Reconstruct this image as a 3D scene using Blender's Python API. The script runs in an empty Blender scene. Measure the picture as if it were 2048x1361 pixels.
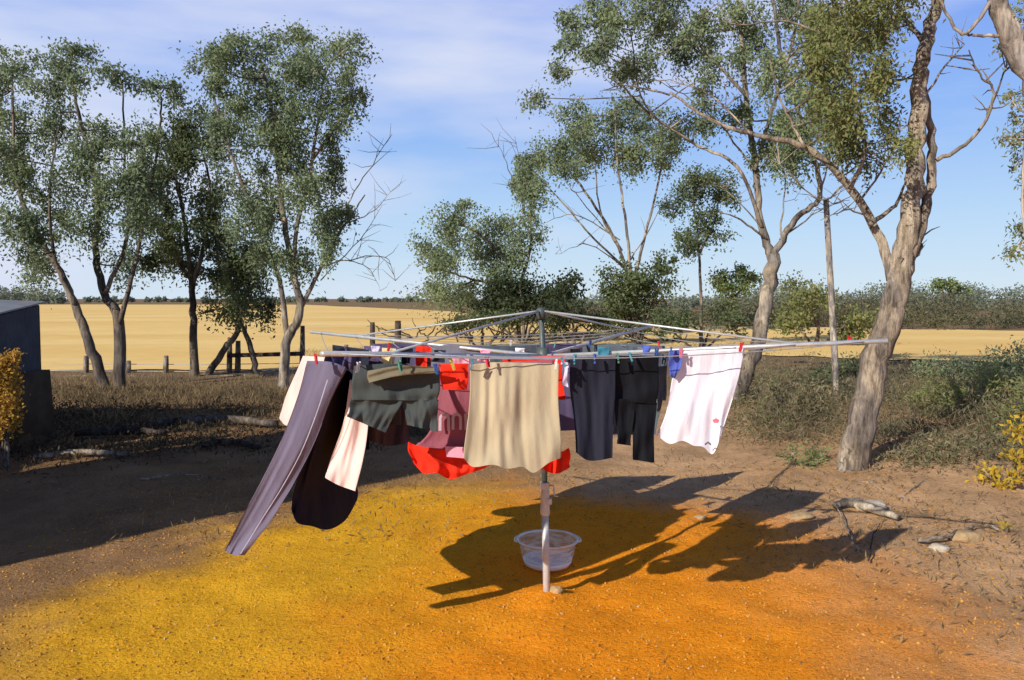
import bpy, bmesh, math, random
import numpy as np
from mathutils import Vector
random.seed(7); rng = np.random.default_rng(7)
SC = bpy.context.scene; COL = SC.collection
F = 1600.0; CX, CY = 1024.0, 680.5; HOR = 598.0; CH = 1.8
A = math.atan((CY-HOR)/F)

def P(px, py, Y):
    rx = (px-CX)/F; ry = (CY-py)/F
    y = math.cos(A)+math.sin(A)*ry; z = -math.sin(A)+math.cos(A)*ry
    s = Y/y
    return Vector((rx*s, Y, CH+z*s))
def G(px, py, zg=0.0):
    rx = (px-CX)/F; ry = (CY-py)/F
    y = math.cos(A)+math.sin(A)*ry; z = -math.sin(A)+math.cos(A)*ry
    s = (zg-CH)/z
    return Vector((rx*s, y*s, zg))

# ---------------------------------------------------------------- camera
cam = bpy.data.cameras.new('camera'); co = bpy.data.objects.new('camera', cam); COL.objects.link(co)
co.location = (0, 0, CH); co.rotation_euler = (math.radians(90)-A, 0, 0)
cam.sensor_width = 36; cam.lens = 36*F/2048; cam.clip_end = 9000; cam.clip_start = .05
SC.camera = co

# ---------------------------------------------------------------- materials
def nmat(name):
    m = bpy.data.materials.new(name); m.use_nodes = True
    nt = m.node_tree; b = nt.nodes['Principled BSDF']
    b.inputs['Specular IOR Level'].default_value = .15
    return m, nt, b
def ramp(nt, stops):
    r = nt.nodes.new('ShaderNodeValToRGB'); e = r.color_ramp.elements
    while len(e) < len(stops): e.new(.5)
    for q, (p, c) in zip(e, stops): q.position = p; q.color = (*c, 1)
    return r
def noise(nt, scale, detail=5, rough=.6, stretch=None, coord='Object'):
    n = nt.nodes.new('ShaderNodeTexNoise'); n.inputs['Scale'].default_value = scale
    n.inputs['Detail'].default_value = detail; n.inputs['Roughness'].default_value = rough
    t = nt.nodes.new('ShaderNodeTexCoord'); mp = nt.nodes.new('ShaderNodeMapping')
    if stretch: mp.inputs['Scale'].default_value = stretch
    nt.links.new(t.outputs[coord], mp.inputs[0]); nt.links.new(mp.outputs[0], n.inputs['Vector'])
    return n
def bump(nt, b, h, strength, dist=.02):
    bp = nt.nodes.new('ShaderNodeBump'); bp.inputs['Strength'].default_value = strength; bp.inputs['Distance'].default_value = dist
    nt.links.new(h, bp.inputs['Height']); nt.links.new(bp.outputs[0], b.inputs['Normal'])
def mul(nt, a, c):
    x = nt.nodes.new('ShaderNodeMix'); x.data_type = 'RGBA'; x.blend_type = 'MULTIPLY'; x.inputs[0].default_value = 1
    nt.links.new(a, x.inputs[6]); nt.links.new(c, x.inputs[7]); return x.outputs[2]
def m_simple(name, c1, c2, scale=8, rough=.8, metal=0, bs=.3, bd=.01, stretch=None, detail=5):
    m, nt, b = nmat(name)
    n = noise(nt, scale, detail, .6, stretch); r = ramp(nt, [(.3, c1), (.7, c2)])
    nt.links.new(n.outputs['Fac'], r.inputs[0]); nt.links.new(r.outputs[0], b.inputs['Base Color'])
    b.inputs['Roughness'].default_value = rough; b.inputs['Metallic'].default_value = metal
    if bs: bump(nt, b, n.outputs['Fac'], bs, bd)
    return m
def m_leaf(name, cols, trans=.4, k=1.0):
    m, nt, b = nmat(name)
    g = nt.nodes.new('ShaderNodeNewGeometry')
    st = [(i/(len(cols)-1), tuple(min(.95, x*k) for x in c)) for i, c in enumerate(cols)]
    r = ramp(nt, st); nt.links.new(g.outputs['Random Per Island'], r.inputs[0])
    n = noise(nt, .9, 2)
    r2 = ramp(nt, [(.35, (.70, .74, .76)), (.65, (1.15, 1.14, 1.0))]); nt.links.new(n.outputs['Fac'], r2.inputs[0])
    c = mul(nt, r.outputs[0], r2.outputs[0])
    nt.links.new(c, b.inputs['Base Color']); b.inputs['Roughness'].default_value = .8; b.inputs['Specular IOR Level'].default_value = .05
    tr = nt.nodes.new('ShaderNodeBsdfTranslucent'); nt.links.new(c, tr.inputs[0])
    ms = nt.nodes.new('ShaderNodeMixShader'); ms.inputs[0].default_value = trans
    nt.links.new(b.outputs[0], ms.inputs[1]); nt.links.new(tr.outputs[0], ms.inputs[2])
    nt.links.new(ms.outputs[0], nt.nodes['Material Output'].inputs[0])
    return m
def m_bark(name, c1, c2, c3, sc=6, bs=.7, bd=.03):
    m, nt, b = nmat(name)
    n = noise(nt, sc, 8, .7, (1, 1, .22)); n2 = noise(nt, sc*4, 8, .75, (1, 1, .16)); n4 = noise(nt, sc*.8, 4, .6, (1, 1, .5))
    r = ramp(nt, [(.36, c1), (.5, c2), (.64, c3)]); nt.links.new(n.outputs['Fac'], r.inputs[0])
    r2 = ramp(nt, [(.38, (.42, .40, .38)), (.56, (1.1, 1.1, 1.1))]); nt.links.new(n2.outputs['Fac'], r2.inputs[0])
    r4 = ramp(nt, [(.44, (.58, .58, .62)), (.56, (1.14, 1.10, 1.02))]); nt.links.new(n4.outputs['Fac'], r4.inputs[0])
    nt.links.new(mul(nt, mul(nt, r.outputs[0], r2.outputs[0]), r4.outputs[0]), b.inputs['Base Color']); b.inputs['Roughness'].default_value = .9
    bump(nt, b, n2.outputs['Fac'], bs, bd)
    return m
def m_cloth(name, c, var=.12, rough=.95):
    m, nt, b = nmat(name)
    n = noise(nt, 9, 6, .6, (1, 1, .35)); n2 = noise(nt, 260, 2, .5)
    lo = tuple(x*(1-var) for x in c); hi = tuple(min(1, x*(1+var)) for x in c)
    r = ramp(nt, [(.3, lo), (.7, hi)]); nt.links.new(n.outputs['Fac'], r.inputs[0])
    nt.links.new(r.outputs[0], b.inputs['Base Color'])
    b.inputs['Roughness'].default_value = rough; b.inputs['Specular IOR Level'].default_value = .06
    ad = nt.nodes.new('ShaderNodeMath'); ad.operation = 'MULTIPLY_ADD'; ad.inputs[1].default_value = .12
    nt.links.new(n2.outputs['Fac'], ad.inputs[0]); nt.links.new(n.outputs['Fac'], ad.inputs[2])
    bump(nt, b, ad.outputs[0], .4, .025)
    return m
M = {}
M['bark_near'] = m_bark('grey brown bark', (.21, .17, .135), (.43, .35, .27), (.64, .55, .44), 5, 1.0, .05)
M['bark_mid'] = m_bark('tan gum bark', (.16, .13, .105), (.34, .285, .225), (.52, .455, .365), 4, .9)
M['bark_pale'] = m_bark('pale gum bark', (.30, .25, .20), (.50, .42, .34), (.66, .58, .48), 4, .6)
M['bark_far'] = m_bark('dark gum bark', (.085, .07, .06), (.17, .14, .115), (.27, .225, .18), 3)
M['dead'] = m_bark('dead wood', (.18, .14, .11), (.34, .28, .22), (.48, .41, .32), 7)
M['twig_dark'] = m_bark('dark twig', (.05, .04, .035), (.09, .07, .06), (.15, .11, .09), 7)
M['leaf_grey'] = m_leaf('grey green gum leaves', [(.12, .15, .09), (.155, .19, .11), (.185, .22, .13), (.215, .24, .15)], k=1.55)
M['leaf_dark'] = m_leaf('dark gum leaves', [(.065, .085, .042), (.095, .12, .06), (.12, .145, .075), (.145, .155, .095)], k=1.45)
M['leaf_green'] = m_leaf('mid green gum leaves', [(.09, .13, .05), (.14, .18, .07), (.18, .215, .09), (.22, .24, .11)], k=1.4)
M['leaf_olive'] = m_leaf('olive gum leaves', [(.12, .145, .055), (.17, .195, .075), (.21, .22, .095), (.20, .155, .085)], k=1.5)
M['leaf_far'] = m_leaf('hazy far leaves', [(.14, .16, .13), (.18, .20, .15), (.22, .23, .17)], k=1.4)  # distance haze mixed into the leaf colour
M['leaf_bush'] = m_leaf('dark bush leaves', [(.045, .06, .034), (.07, .09, .05), (.10, .12, .065)])
M['leaf_yellow'] = m_leaf('yellow bush leaves', [(.50, .30, .03), (.72, .46, .05), (.85, .58, .08), (.34, .27, .06)])
M['leaf_rust'] = m_leaf('rusty orange bush leaves', [(.45, .24, .05), (.58, .33, .07), (.66, .42, .10), (.34, .2, .06)])
M['scrub'] = m_leaf('dry scrub', [(.15, .12, .08), (.24, .195, .125), (.32, .265, .175), (.17, .17, .085), (.11, .115, .06)], k=1.15)
M['scrub_far'] = m_leaf('far dry scrub', [(.07, .08, .045), (.15, .14, .085), (.22, .19, .125), (.11, .12, .06)], k=1.1)
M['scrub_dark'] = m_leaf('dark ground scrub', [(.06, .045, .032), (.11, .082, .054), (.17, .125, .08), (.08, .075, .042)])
M['dry_grass'] = m_leaf('dry grass', [(.20, .14, .08), (.32, .23, .13), (.42, .31, .18), (.14, .11, .07)])
M['galv'] = m_simple('galvanised steel', (.52, .53, .53), (.68, .68, .66), 30, .45, .5, .1, .002)
M['mast'] = m_simple('painted mast steel', (.48, .48, .46), (.65, .64, .61), 18, .5, .2, .1, .002)
M['mast_dark'] = m_simple('weathered dark green steel', (.07, .09, .085), (.13, .15, .14), 20, .5, .3, .1, .002)
M['wire'] = m_simple('line wire', (.35, .36, .38), (.5, .5, .52), 40, .5, .3, 0)
M['timber'] = m_bark('weathered timber', (.14, .12, .10), (.27, .23, .19), (.38, .33, .27), 10)
M['timber_pale'] = m_bark('pale pole timber', (.30, .26, .22), (.45, .39, .33), (.55, .49, .42), 8)
M['rock'] = m_simple('pale limestone', (.40, .32, .23), (.62, .53, .41), 9, .9, 0, .6, .03)
M['rock_tan'] = m_simple('tan stone', (.32, .21, .11), (.50, .35, .18), 9, .9, 0, .6, .03)
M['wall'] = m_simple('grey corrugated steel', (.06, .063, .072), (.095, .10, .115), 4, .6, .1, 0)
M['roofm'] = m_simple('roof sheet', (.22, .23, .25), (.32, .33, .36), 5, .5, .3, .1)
M['shade_brown'] = m_simple('brown shaded wall', (.05, .033, .02), (.10, .065, .04), 5, .9, 0, .3)
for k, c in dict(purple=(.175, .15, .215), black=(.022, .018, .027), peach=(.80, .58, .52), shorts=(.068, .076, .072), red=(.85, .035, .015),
                 tan=(.47, .385, .25), navy=(.026, .028, .042), charcoal=(.012, .013, .016), white=(.87, .84, .90), blue=(.10, .14, .50),
                 teal=(.06, .22, .30), plum=(.10, .08, .15), khaki=(.20, .17, .11), yellow=(.8, .65, .32), pink=(.85, .35, .45), stripe=(.48, .45, .54),
                 lilac=(.62, .55, .68), letter=(.55, .44, .50), maroon=(.30, .04, .05), slate=(.09, .11, .13), shaded_red=(.36, .11, .14), grey=(.16, .15, .18)).items():
    M[k] = m_cloth(k+' cloth', c)
for k, c in dict(pred=(.62, .04, .05), pblue=(.05, .11, .34), pgreen=(.08, .25, .19), pwhite=(.7, .7, .68), ppink=(.72, .2, .27), pyellow=(.65, .48, .12), pteal=(.08, .27, .34)).items():
    M[k] = m_simple(k, tuple(x*.85 for x in c), c, 20, .5, 0, 0)

# ---------------------------------------------------------------- mesh builder
class MB:
    def __init__(s): s.v = []; s.f = []
    def box(s, c, size, rz=0, taper=1.0):
        b = len(s.v); cr, sr = math.cos(rz), math.sin(rz)
        for k in (-1, 1):
            t = taper if k > 0 else 1
            for i, j in ((-1, -1), (1, -1), (1, 1), (-1, 1)):
                x, y = i*size[0]/2*t, j*size[1]/2*t
                s.v.append((c[0]+x*cr-y*sr, c[1]+x*sr+y*cr, c[2]+k*size[2]/2))
        s.f += [tuple(b+q for q in f) for f in ((3, 2, 1, 0), (4, 5, 6, 7), (0, 1, 5, 4), (1, 2, 6, 5), (2, 3, 7, 6), (3, 0, 4, 7))]
    def tube(s, pts, radii, n=7, cap=True, wob=0):
        pts = [Vector(p) for p in pts]; m = len(pts); b = len(s.v)
        if m < 2: return
        t = (pts[1]-pts[0]).normalized()
        up = Vector((0, 0, 1)) if abs(t.z) < .9 else Vector((1, 0, 0))
        nrm = t.cross(up).normalized()
        ang = [random.uniform(-wob, wob) if wob else 0 for _ in range(n)]
        for i, p in enumerate(pts):
            t = (pts[min(i+1, m-1)]-pts[max(i-1, 0)])
            if t.length < 1e-9: t = Vector((0, 0, 1))
            t.normalize()
            nrm = (nrm-t*nrm.dot(t))
            if nrm.length < 1e-6: nrm = t.orthogonal()
            nrm.normalize(); bi = t.cross(nrm)
            r = radii[i] if hasattr(radii, '__len__') else radii
            for k in range(n):
                a = 2*math.pi*k/n
                if wob: ang[k] = ang[k]*.75+random.uniform(-wob, wob)*.5
                rr = r*(1+ang[k])
                s.v.append(tuple(p+(nrm*math.cos(a)+bi*math.sin(a))*rr))
        for i in range(m-1):
            for k in range(n):
                k2 = (k+1) % n
                s.f.append((b+i*n+k, b+i*n+k2, b+(i+1)*n+k2, b+(i+1)*n+k))
        if cap:
            s.f.append(tuple(b+k for k in reversed(range(n)))); s.f.append(tuple(b+(m-1)*n+k for k in range(n)))
    def lathe(s, c, prof, n=32, sx=1, sy=1):
        b = len(s.v)
        for r, z in prof:
            for k in range(n):
                a = 2*math.pi*k/n; s.v.append((c[0]+r*math.cos(a)*sx, c[1]+r*math.sin(a)*sy, c[2]+z))
        for i in range(len(prof)-1):
            for k in range(n):
                k2 = (k+1) % n; s.f.append((b+i*n+k, b+i*n+k2, b+(i+1)*n+k2, b+(i+1)*n+k))
    def build(s, name, mat, parent=None, smooth=True):
        me = bpy.data.meshes.new(name); me.from_pydata([tuple(v) for v in s.v], [], s.f); me.update()
        if smooth: me.polygons.foreach_set('use_smooth', [True]*len(me.polygons))
        if mat: me.materials.append(mat)
        o = bpy.data.objects.new(name, me); COL.objects.link(o)
        if parent: o.parent = parent; o.matrix_parent_inverse = parent.matrix_world.inverted()
        return o
def tag(o, label, cat=None, group=None, kind=None):
    o['label'] = label
    if cat: o['category'] = cat
    if group: o['group'] = group
    if kind: o['kind'] = kind
    return o
def thing(name, label, cat, loc, group=None, kind=None):
    o = bpy.data.objects.new(name, None); COL.objects.link(o); o.location = loc; o.empty_display_size = .1
    o.matrix_world.translation = loc
    bpy.context.view_layer.update()
    return tag(o, label, cat, group, kind)
def smooth_pts(pts, k=5):
    pts = [np.array(p, float) for p in pts]
    if len(pts) < 3:
        return [pts[0]+(pts[-1]-pts[0])*t for t in np.linspace(0, 1, k+1)]
    q = [2*pts[0]-pts[1]]+pts+[2*pts[-1]-pts[-2]]; out = []
    for i in range(1, len(q)-2):
        p0, p1, p2, p3 = q[i-1:i+3]
        for t in np.arange(k)/k:
            out.append(.5*((2*p1)+(p2-p0)*t+(2*p0-5*p1+4*p2-p3)*t*t+(3*p1-p0-3*p2+p3)*t**3))
    out.append(pts[-1]); return out
def leaf_obj(name, c, L, W, mat, parent=None, up=None, jitter=.35):
    """c: N x 3 leaf positions; up: bias vector of the long axis"""
    c = np.asarray(c); n = len(c)
    a = rng.normal(size=(n, 3))
    if up is not None: a = a/np.linalg.norm(a, axis=1, keepdims=True)+np.array(up)
    a /= np.linalg.norm(a, axis=1, keepdims=True)
    b = np.cross(a, rng.normal(size=(n, 3))); b /= np.linalg.norm(b, axis=1, keepdims=True)
    l = (L*(1+rng.uniform(-jitter, jitter, n)))[:, None]
    w = (W*(1+rng.uniform(-jitter, jitter, n)))[:, None]
    nn = np.cross(a, b)
    v = np.stack([c, c+a*l*.45+b*w*.5+nn*w*.15, c+a*l, c+a*l*.45-b*w*.5+nn*w*.15], 1).reshape(-1, 3)
    f = np.arange(4*n).reshape(-1, 4)
    me = bpy.data.meshes.new(name); me.from_pydata(v.tolist(), [], f.tolist()); me.update(); me.materials.append(mat)
    o = bpy.data.objects.new(name, me); COL.objects.link(o)
    if parent: o.parent = parent; o.matrix_parent_inverse = parent.matrix_world.inverted()
    return o

def tree(name, label, cat, d, limbs, clumps, leaf, bark, lpx=7.5, wpx=3.9, dens=.20, deep=1.2, group=None, bare=(), sub=11, sig=.30, up=(0, 0, -.7), ground=True, crown_name='crown', trunk_name='trunk', tw=1.4, flare=1.15, fill=.6, hangf=.2):
    px0, py0 = limbs[0][0][0][:2]
    base = P(px0, py0, d); base.z = 0
    root = thing(name, label, cat, base, group)
    s = d/F; mb = MB(); nodes = []
    for li, lm in enumerate(limbs):
        pts, r0, r1 = lm[:3]; dof = lm[3] if len(lm) > 3 else random.uniform(-.5, .5)*deep
        n = len(pts)
        if li == 0: dof = dof*.3
        w = [P(p[0], p[1], d+dof*i/(n-1)) for i, p in enumerate(pts)]
        if li == 0 or (ground and w[0].z < .35): w[0].z = -.12
        q = smooth_pts(w, 7); m = len(q)
        amp = r1*s*.25+.0018*d/8
        q = [p+(rng.normal(size=3)*amp if 0 < i < m-1 else 0) for i, p in enumerate(q)]
        rad = [s*(r0+(r1-r0)*(i/(m-1))**.8) for i in range(m)]
        if li == 0: rad[0] *= flare; rad[1] *= 1+(flare-1)*.5
        mb.tube(q, rad, 12 if r0 > 10 else 6, wob=.12 if r0 > 10 else .04)
        nodes += [(Vector(p), r) for p, r in zip(q[m//4:], rad[m//4:])]
    cs = []
    cl2 = []
    for i, c in enumerate(clumps):       # uneven clumps, with smaller ones bridging to a neighbour
        jx, jy = random.uniform(-10, 10), random.uniform(-10, 10)
        k1 = random.uniform(.72, 1.08)
        cl2.append((c[0]+jx, c[1]+jy, c[2]*k1, c[3]*k1*1.1))
        if random.random() < fill and len(clumps) > 1:
            o = min((q for q in clumps if q is not c), key=lambda q: (q[0]-c[0])**2+(q[1]-c[1])**2*random.uniform(.3, 1.2))
            t_ = random.uniform(.4, .6); r_ = random.uniform(.45, .7)
            cl2.append((c[0]+(o[0]-c[0])*t_, c[1]+(o[1]-c[1])*t_+4, c[2]*r_, c[3]*r_*1.3))
    for cl in cl2:
        x, y, rx, ry = cl[:4]; off = random.uniform(-1, 1)*deep
        c = P(x, y, d+off); R = np.array([rx*s, (rx+ry)*.5*s*1.1, ry*s])
        best = min(nodes, key=lambda nd: (nd[0]-c).length+max(0, nd[0].z-c.z)*1.5)
        p0 = best[0]; mid = (p0+c)/2+Vector((random.uniform(-.1, .1), 0, random.uniform(-.12, .05)))*(c-p0).length
        r = min(best[1]*.8, tw*s*1.5)
        tq = smooth_pts([p0, mid, c], 4); mb.tube(tq, [r+(tw*s*.6-r)*i/(len(tq)-1) for i in range(len(tq))], 5, False)
        k = sub
        u = rng.normal(size=(k, 3)); u /= np.linalg.norm(u, axis=1, keepdims=True)
        subs = np.array(c)+u*(rng.uniform(.1, 1, (k, 1))**.5)*R*.92
        for sc_ in subs[:10]:
            m2 = (np.array(c)+sc_)/2+rng.normal(size=3)*.08*R
            mb.tube([tuple(c), tuple(m2), tuple(sc_)], [tw*s*.5, tw*s*.35, tw*s*.18], 4, False)
        n = max(20, int(dens*math.pi*rx*ry))
        wgt = rng.uniform(.25, 1.75, k); wgt /= wgt.sum()
        idx = rng.choice(k, n, p=wgt)
        g = rng.normal(size=(n, 3))
        pos = subs[idx]+g*R*sig*np.array([.95, 1, 1])*rng.uniform(.45, 1.25, (k, 1))[idx]
        hang = rng.random(n) < hangf; pos[hang, 2] -= rng.random(hang.sum())**1.5*R[2]*1.2
        cs.append(pos)
    for bt in bare:
        pts = bt[0]; r0 = bt[1]; dof = random.uniform(-.5, .5)*deep
        q = smooth_pts([P(p[0], p[1], d+dof*i/len(pts)) for i, p in enumerate(pts)], 5)
        q = [p+rng.normal(size=3)*.006*d/8 for p in q]
        mb.tube(q, [s*(r0+(r0*.25-r0)*i/(len(q)-1)) for i in range(len(q))], 5, False)
        for _ in range(bt[2] if len(bt) > 2 else 4):   # side twigs
            i = random.randint(len(q)//3, len(q)-1); dr = np.array([random.uniform(-1, 1), random.uniform(-.6, .6), random.uniform(-.1, 1)])
            ln = random.uniform(25, 70)*s; e = q[i]+dr/np.linalg.norm(dr)*ln
            mb.tube([tuple(q[i]), tuple((q[i]+e)/2+rng.normal(size=3)*.08*ln), tuple(e)], [r0*.4*s, r0*.3*s, r0*.12*s], 4, False)
    mb.build(trunk_name, bark, root)
    if cs: leaf_obj(crown_name, np.concatenate(cs), lpx*s, wpx*s, leaf, root, up)
    return root
def shrub(name, label, cat, d, clumps, leaf, bark, lpx=9, wpx=4, dens=.1, group=None, deep=.3, **kw):
    bx = sum(c[0] for c in clumps)/len(clumps)
    gy = HOR+CH*F/d
    limbs = [([(bx, gy), (bx+2, (gy+clumps[0][1])/2), (clumps[0][0], clumps[0][1])], 5, 1.5)]
    for c in clumps[1:]:
        limbs.append(([(bx+random.uniform(-5, 5), gy), ((bx+c[0])/2, (gy+c[1])/2+4), (c[0], c[1])], 3.5, 1.2))
    return tree(name, label, cat, d, limbs, clumps, leaf, bark, lpx, wpx, dens, deep, group, crown_name='foliage', trunk_name='stem', up=(0, 0, .2), fill=.2, hangf=0, **kw)

# ---------------------------------------------------------------- numpy value noise
LAT = rng.random((256, 256))
def vn(x, y):
    xi = np.floor(x).astype(int); yi = np.floor(y).astype(int); fx = x-xi; fy = y-yi
    fx = fx*fx*(3-2*fx); fy = fy*fy*(3-2*fy)
    a = LAT[xi % 256, yi % 256]; b = LAT[(xi+1) % 256, yi % 256]; c = LAT[xi % 256, (yi+1) % 256]; e = LAT[(xi+1) % 256, (yi+1) % 256]
    return (a*(1-fx)+b*fx)*(1-fy)+(c*(1-fx)+e*fx)*fy
def fbm(x, y, o=4):
    t = 0; a = .5; n = 0
    for i in range(o): t = t+a*vn(x*2**i+17.3*i, y*2**i+5.1*i); n += a; a *= .55
    return t/n
def sstep(e0, e1, x): t = np.clip((x-e0)/(e1-e0), 0, 1); return t*t*(3-2*t)

# ---------------------------------------------------------------- ground
def axis(lo, hi, step, far0, far1, g=1.25):
    a = list(np.arange(lo, hi, step)); s = step; x = a[-1]; r = []
    while x < far1: s *= g; x += s; r.append(x)
    s = step; x = lo; l = []
    while x > far0: s *= g; x -= s; l.append(x)
    return np.array(l[::-1]+a+r)
xs = axis(-9, 9, .07, -5000, 5000); ys = axis(2.8, 18, .07, -120, 6000)
X, Y = np.meshgrid(xs, ys, indexing='ij')
def height(X, Y):
    nr = sstep(22, 12, Y)*sstep(14, 8, np.abs(X))*sstep(1, 3, Y)
    h = (fbm(X*.8, Y*.8)-.5)*.08+(fbm(X*5, Y*5, 3)-.5)*.035
    pile = .05*np.exp(-((X-.22)**2+(Y-4.76)**2)/.03)
    bank = .12*sstep(2.2, 4.5, X)*sstep(6, 8, Y)
    return (h+pile+bank)*nr
Z = height(X, Y)
wx = X+(fbm(X*1.1+40, Y*1.1)-.5)*1.1+(fbm(X*6+3, Y*6)-.5)*.45; wy = Y+(fbm(X*1.1, Y*1.1+70)-.5)*1.1+(fbm(X*6+30, Y*6+9)-.5)*.45
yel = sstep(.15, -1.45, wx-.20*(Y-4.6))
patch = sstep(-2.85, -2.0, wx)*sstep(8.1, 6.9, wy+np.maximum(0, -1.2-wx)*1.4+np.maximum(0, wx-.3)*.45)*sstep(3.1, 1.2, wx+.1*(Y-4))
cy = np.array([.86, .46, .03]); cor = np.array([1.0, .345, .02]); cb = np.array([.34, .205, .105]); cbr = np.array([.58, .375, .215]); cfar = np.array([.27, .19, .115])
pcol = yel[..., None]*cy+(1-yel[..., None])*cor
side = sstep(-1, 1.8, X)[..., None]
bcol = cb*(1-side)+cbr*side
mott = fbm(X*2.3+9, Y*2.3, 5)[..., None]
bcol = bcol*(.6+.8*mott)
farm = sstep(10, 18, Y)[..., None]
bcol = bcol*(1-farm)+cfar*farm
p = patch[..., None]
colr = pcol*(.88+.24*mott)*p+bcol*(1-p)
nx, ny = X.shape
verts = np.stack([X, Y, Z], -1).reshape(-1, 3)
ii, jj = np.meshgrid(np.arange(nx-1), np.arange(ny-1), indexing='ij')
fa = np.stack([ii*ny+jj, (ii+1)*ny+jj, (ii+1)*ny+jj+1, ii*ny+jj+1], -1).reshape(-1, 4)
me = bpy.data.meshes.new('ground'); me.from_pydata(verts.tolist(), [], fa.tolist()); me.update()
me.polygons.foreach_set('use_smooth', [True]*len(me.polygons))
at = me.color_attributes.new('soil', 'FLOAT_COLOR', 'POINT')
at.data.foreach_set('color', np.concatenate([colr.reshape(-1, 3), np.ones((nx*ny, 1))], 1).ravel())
m, nt, b = nmat('gravelly soil')
va = nt.nodes.new('ShaderNodeVertexColor'); va.layer_name = 'soil'
n1 = noise(nt, 62, 5, .72); n2 = noise(nt, 5, 7, .7); n3 = noise(nt, 20, 6, .72)
r1 = ramp(nt, [(.34, (.58, .49, .38)), (.46, (1.0, .98, .93)), (.68, (1.2, 1.16, 1.1))]); nt.links.new(n1.outputs['Fac'], r1.inputs[0])
r2 = ramp(nt, [(.3, (.86, .82, .78)), (.7, (1.12, 1.1, 1.08))]); nt.links.new(n2.outputs['Fac'], r2.inputs[0])
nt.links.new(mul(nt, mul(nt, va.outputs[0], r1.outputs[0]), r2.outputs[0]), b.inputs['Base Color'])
b.inputs['Roughness'].default_value = .95; b.inputs['Specular IOR Level'].default_value = .02
ad = nt.nodes.new('ShaderNodeMath'); ad.operation = 'MULTIPLY_ADD'; ad.inputs[1].default_value = 1.6
nt.links.new(n3.outputs['Fac'], ad.inputs[0]); nt.links.new(n1.outputs['Fac'], ad.inputs[2])
bump(nt, b, ad.outputs[0], .6, .025)
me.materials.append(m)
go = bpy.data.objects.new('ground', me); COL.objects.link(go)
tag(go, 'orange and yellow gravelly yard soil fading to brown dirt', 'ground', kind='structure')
def gz(x, y): return float(height(np.array([[x]]), np.array([[y]]))[0, 0])

# field sheet
def fpt(px, Y): return ((px-CX)/F*Y, Y)
near_e = [fpt(-2500, 20), fpt(0, 20), fpt(600, 20), fpt(900, 24), fpt(1300, 27), fpt(1700, 24), fpt(2048, 22), fpt(4500, 22)]
far_e = [fpt(-2500, 260), fpt(0, 250), fpt(600, 245), fpt(900, 115), fpt(1050, 62), fpt(1500, 52), fpt(2048, 44), fpt(4500, 44)]
vs = []; fs = []; K = 24; J = 10
ne = np.array(near_e); fe = np.array(far_e); t = np.linspace(0, len(ne)-1, K*3)
ne = np.stack([np.interp(t, range(len(near_e)), ne[:, i]) for i in (0, 1)], 1); fe = np.stack([np.interp(t, range(len(far_e)), fe[:, i]) for i in (0, 1)], 1)
for i in range(len(ne)):
    for j in range(J):
        q = ne[i]+(fe[i]-ne[i])*(j/(J-1))**1.8
        if j in (0, J-1): q = q+np.array([0, random.uniform(-.02, .02)*q[1]])
        vs.append((q[0], q[1], .03))
for i in range(len(ne)-1):
    for j in range(J-1): fs.append((i*J+j, (i+1)*J+j, (i+1)*J+j+1, i*J+j+1))
m, nt, b = nmat('golden stubble')
n1 = noise(nt, .12, 6, .6, (.35, 1, 1)); n2 = noise(nt, 3, 6, .7, (.3, 1.5, 1))
r1 = ramp(nt, [(.3, (.86, .54, .18)), (.55, (.98, .68, .26)), (.75, (1.0, .77, .37))]); nt.links.new(n1.outputs['Fac'], r1.inputs[0])
r2 = ramp(nt, [(.3, (.86, .84, .80)), (.65, (1.05, 1.05, 1.04))]); nt.links.new(n2.outputs['Fac'], r2.inputs[0])
nt.links.new(mul(nt, r1.outputs[0], r2.outputs[0]), b.inputs['Base Color']); b.inputs['Roughness'].default_value = 1
b.inputs['Specular IOR Level'].default_value = .02
mb = MB(); mb.v = vs; mb.f = fs
tag(mb.build('field', m), 'golden harvested paddock stretching to the horizon', 'field', kind='structure')

# pebbles on the yard
N = 22000
px_ = rng.uniform(-3.6, 3.8, N); py_ = 3.3+5.2*rng.random(N)**1.4
pz_ = height(px_[:, None], py_[:, None])[:, 0]
rr = .003+.007*rng.random(N)**3
octa = np.array([(1, 0, 0), (-1, 0, 0), (0, 1, 0), (0, -1, 0), (0, 0, .8), (0, 0, -.6)])
of = np.array([(0, 2, 4), (2, 1, 4), (1, 3, 4), (3, 0, 4), (2, 0, 5), (1, 2, 5), (3, 1, 5), (0, 3, 5)])
ang = rng.uniform(0, 6.28, N); ca, sa = np.cos(ang), np.sin(ang)
O = octa[None]*rr[:, None, None]*rng.uniform(.6, 1.4, (N, 6, 1))
Ox = O[..., 0]*ca[:, None]-O[..., 1]*sa[:, None]; Oy = O[..., 0]*sa[:, None]+O[..., 1]*ca[:, None]
V = np.stack([Ox+px_[:, None], Oy+py_[:, None], O[..., 2]+pz_[:, None]+rr[:, None]*.3], -1).reshape(-1, 3)
Fc = (of[None]+np.arange(N)[:, None, None]*6).reshape(-1, 3)
me = bpy.data.meshes.new('gravel'); me.from_pydata(V.tolist(), [], Fc.tolist()); me.update()
m, nt, b = nmat('gravel stones')
g = nt.nodes.new('ShaderNodeNewGeometry'); r = ramp(nt, [(0, (.30, .13, .03)), (.4, (.55, .25, .035)), (.9, (.66, .33, .05)), (1, (.52, .36, .2))])
nt.links.new(g.outputs['Random Per Island'], r.inputs[0]); nt.links.new(r.outputs[0], b.inputs['Base Color']); b.inputs['Roughness'].default_value = .95
me.materials.append(m); o = bpy.data.objects.new('gravel', me); COL.objects.link(o)
tag(o, 'loose orange and yellow gravel scattered over the yard', 'gravel', kind='stuff')

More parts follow.
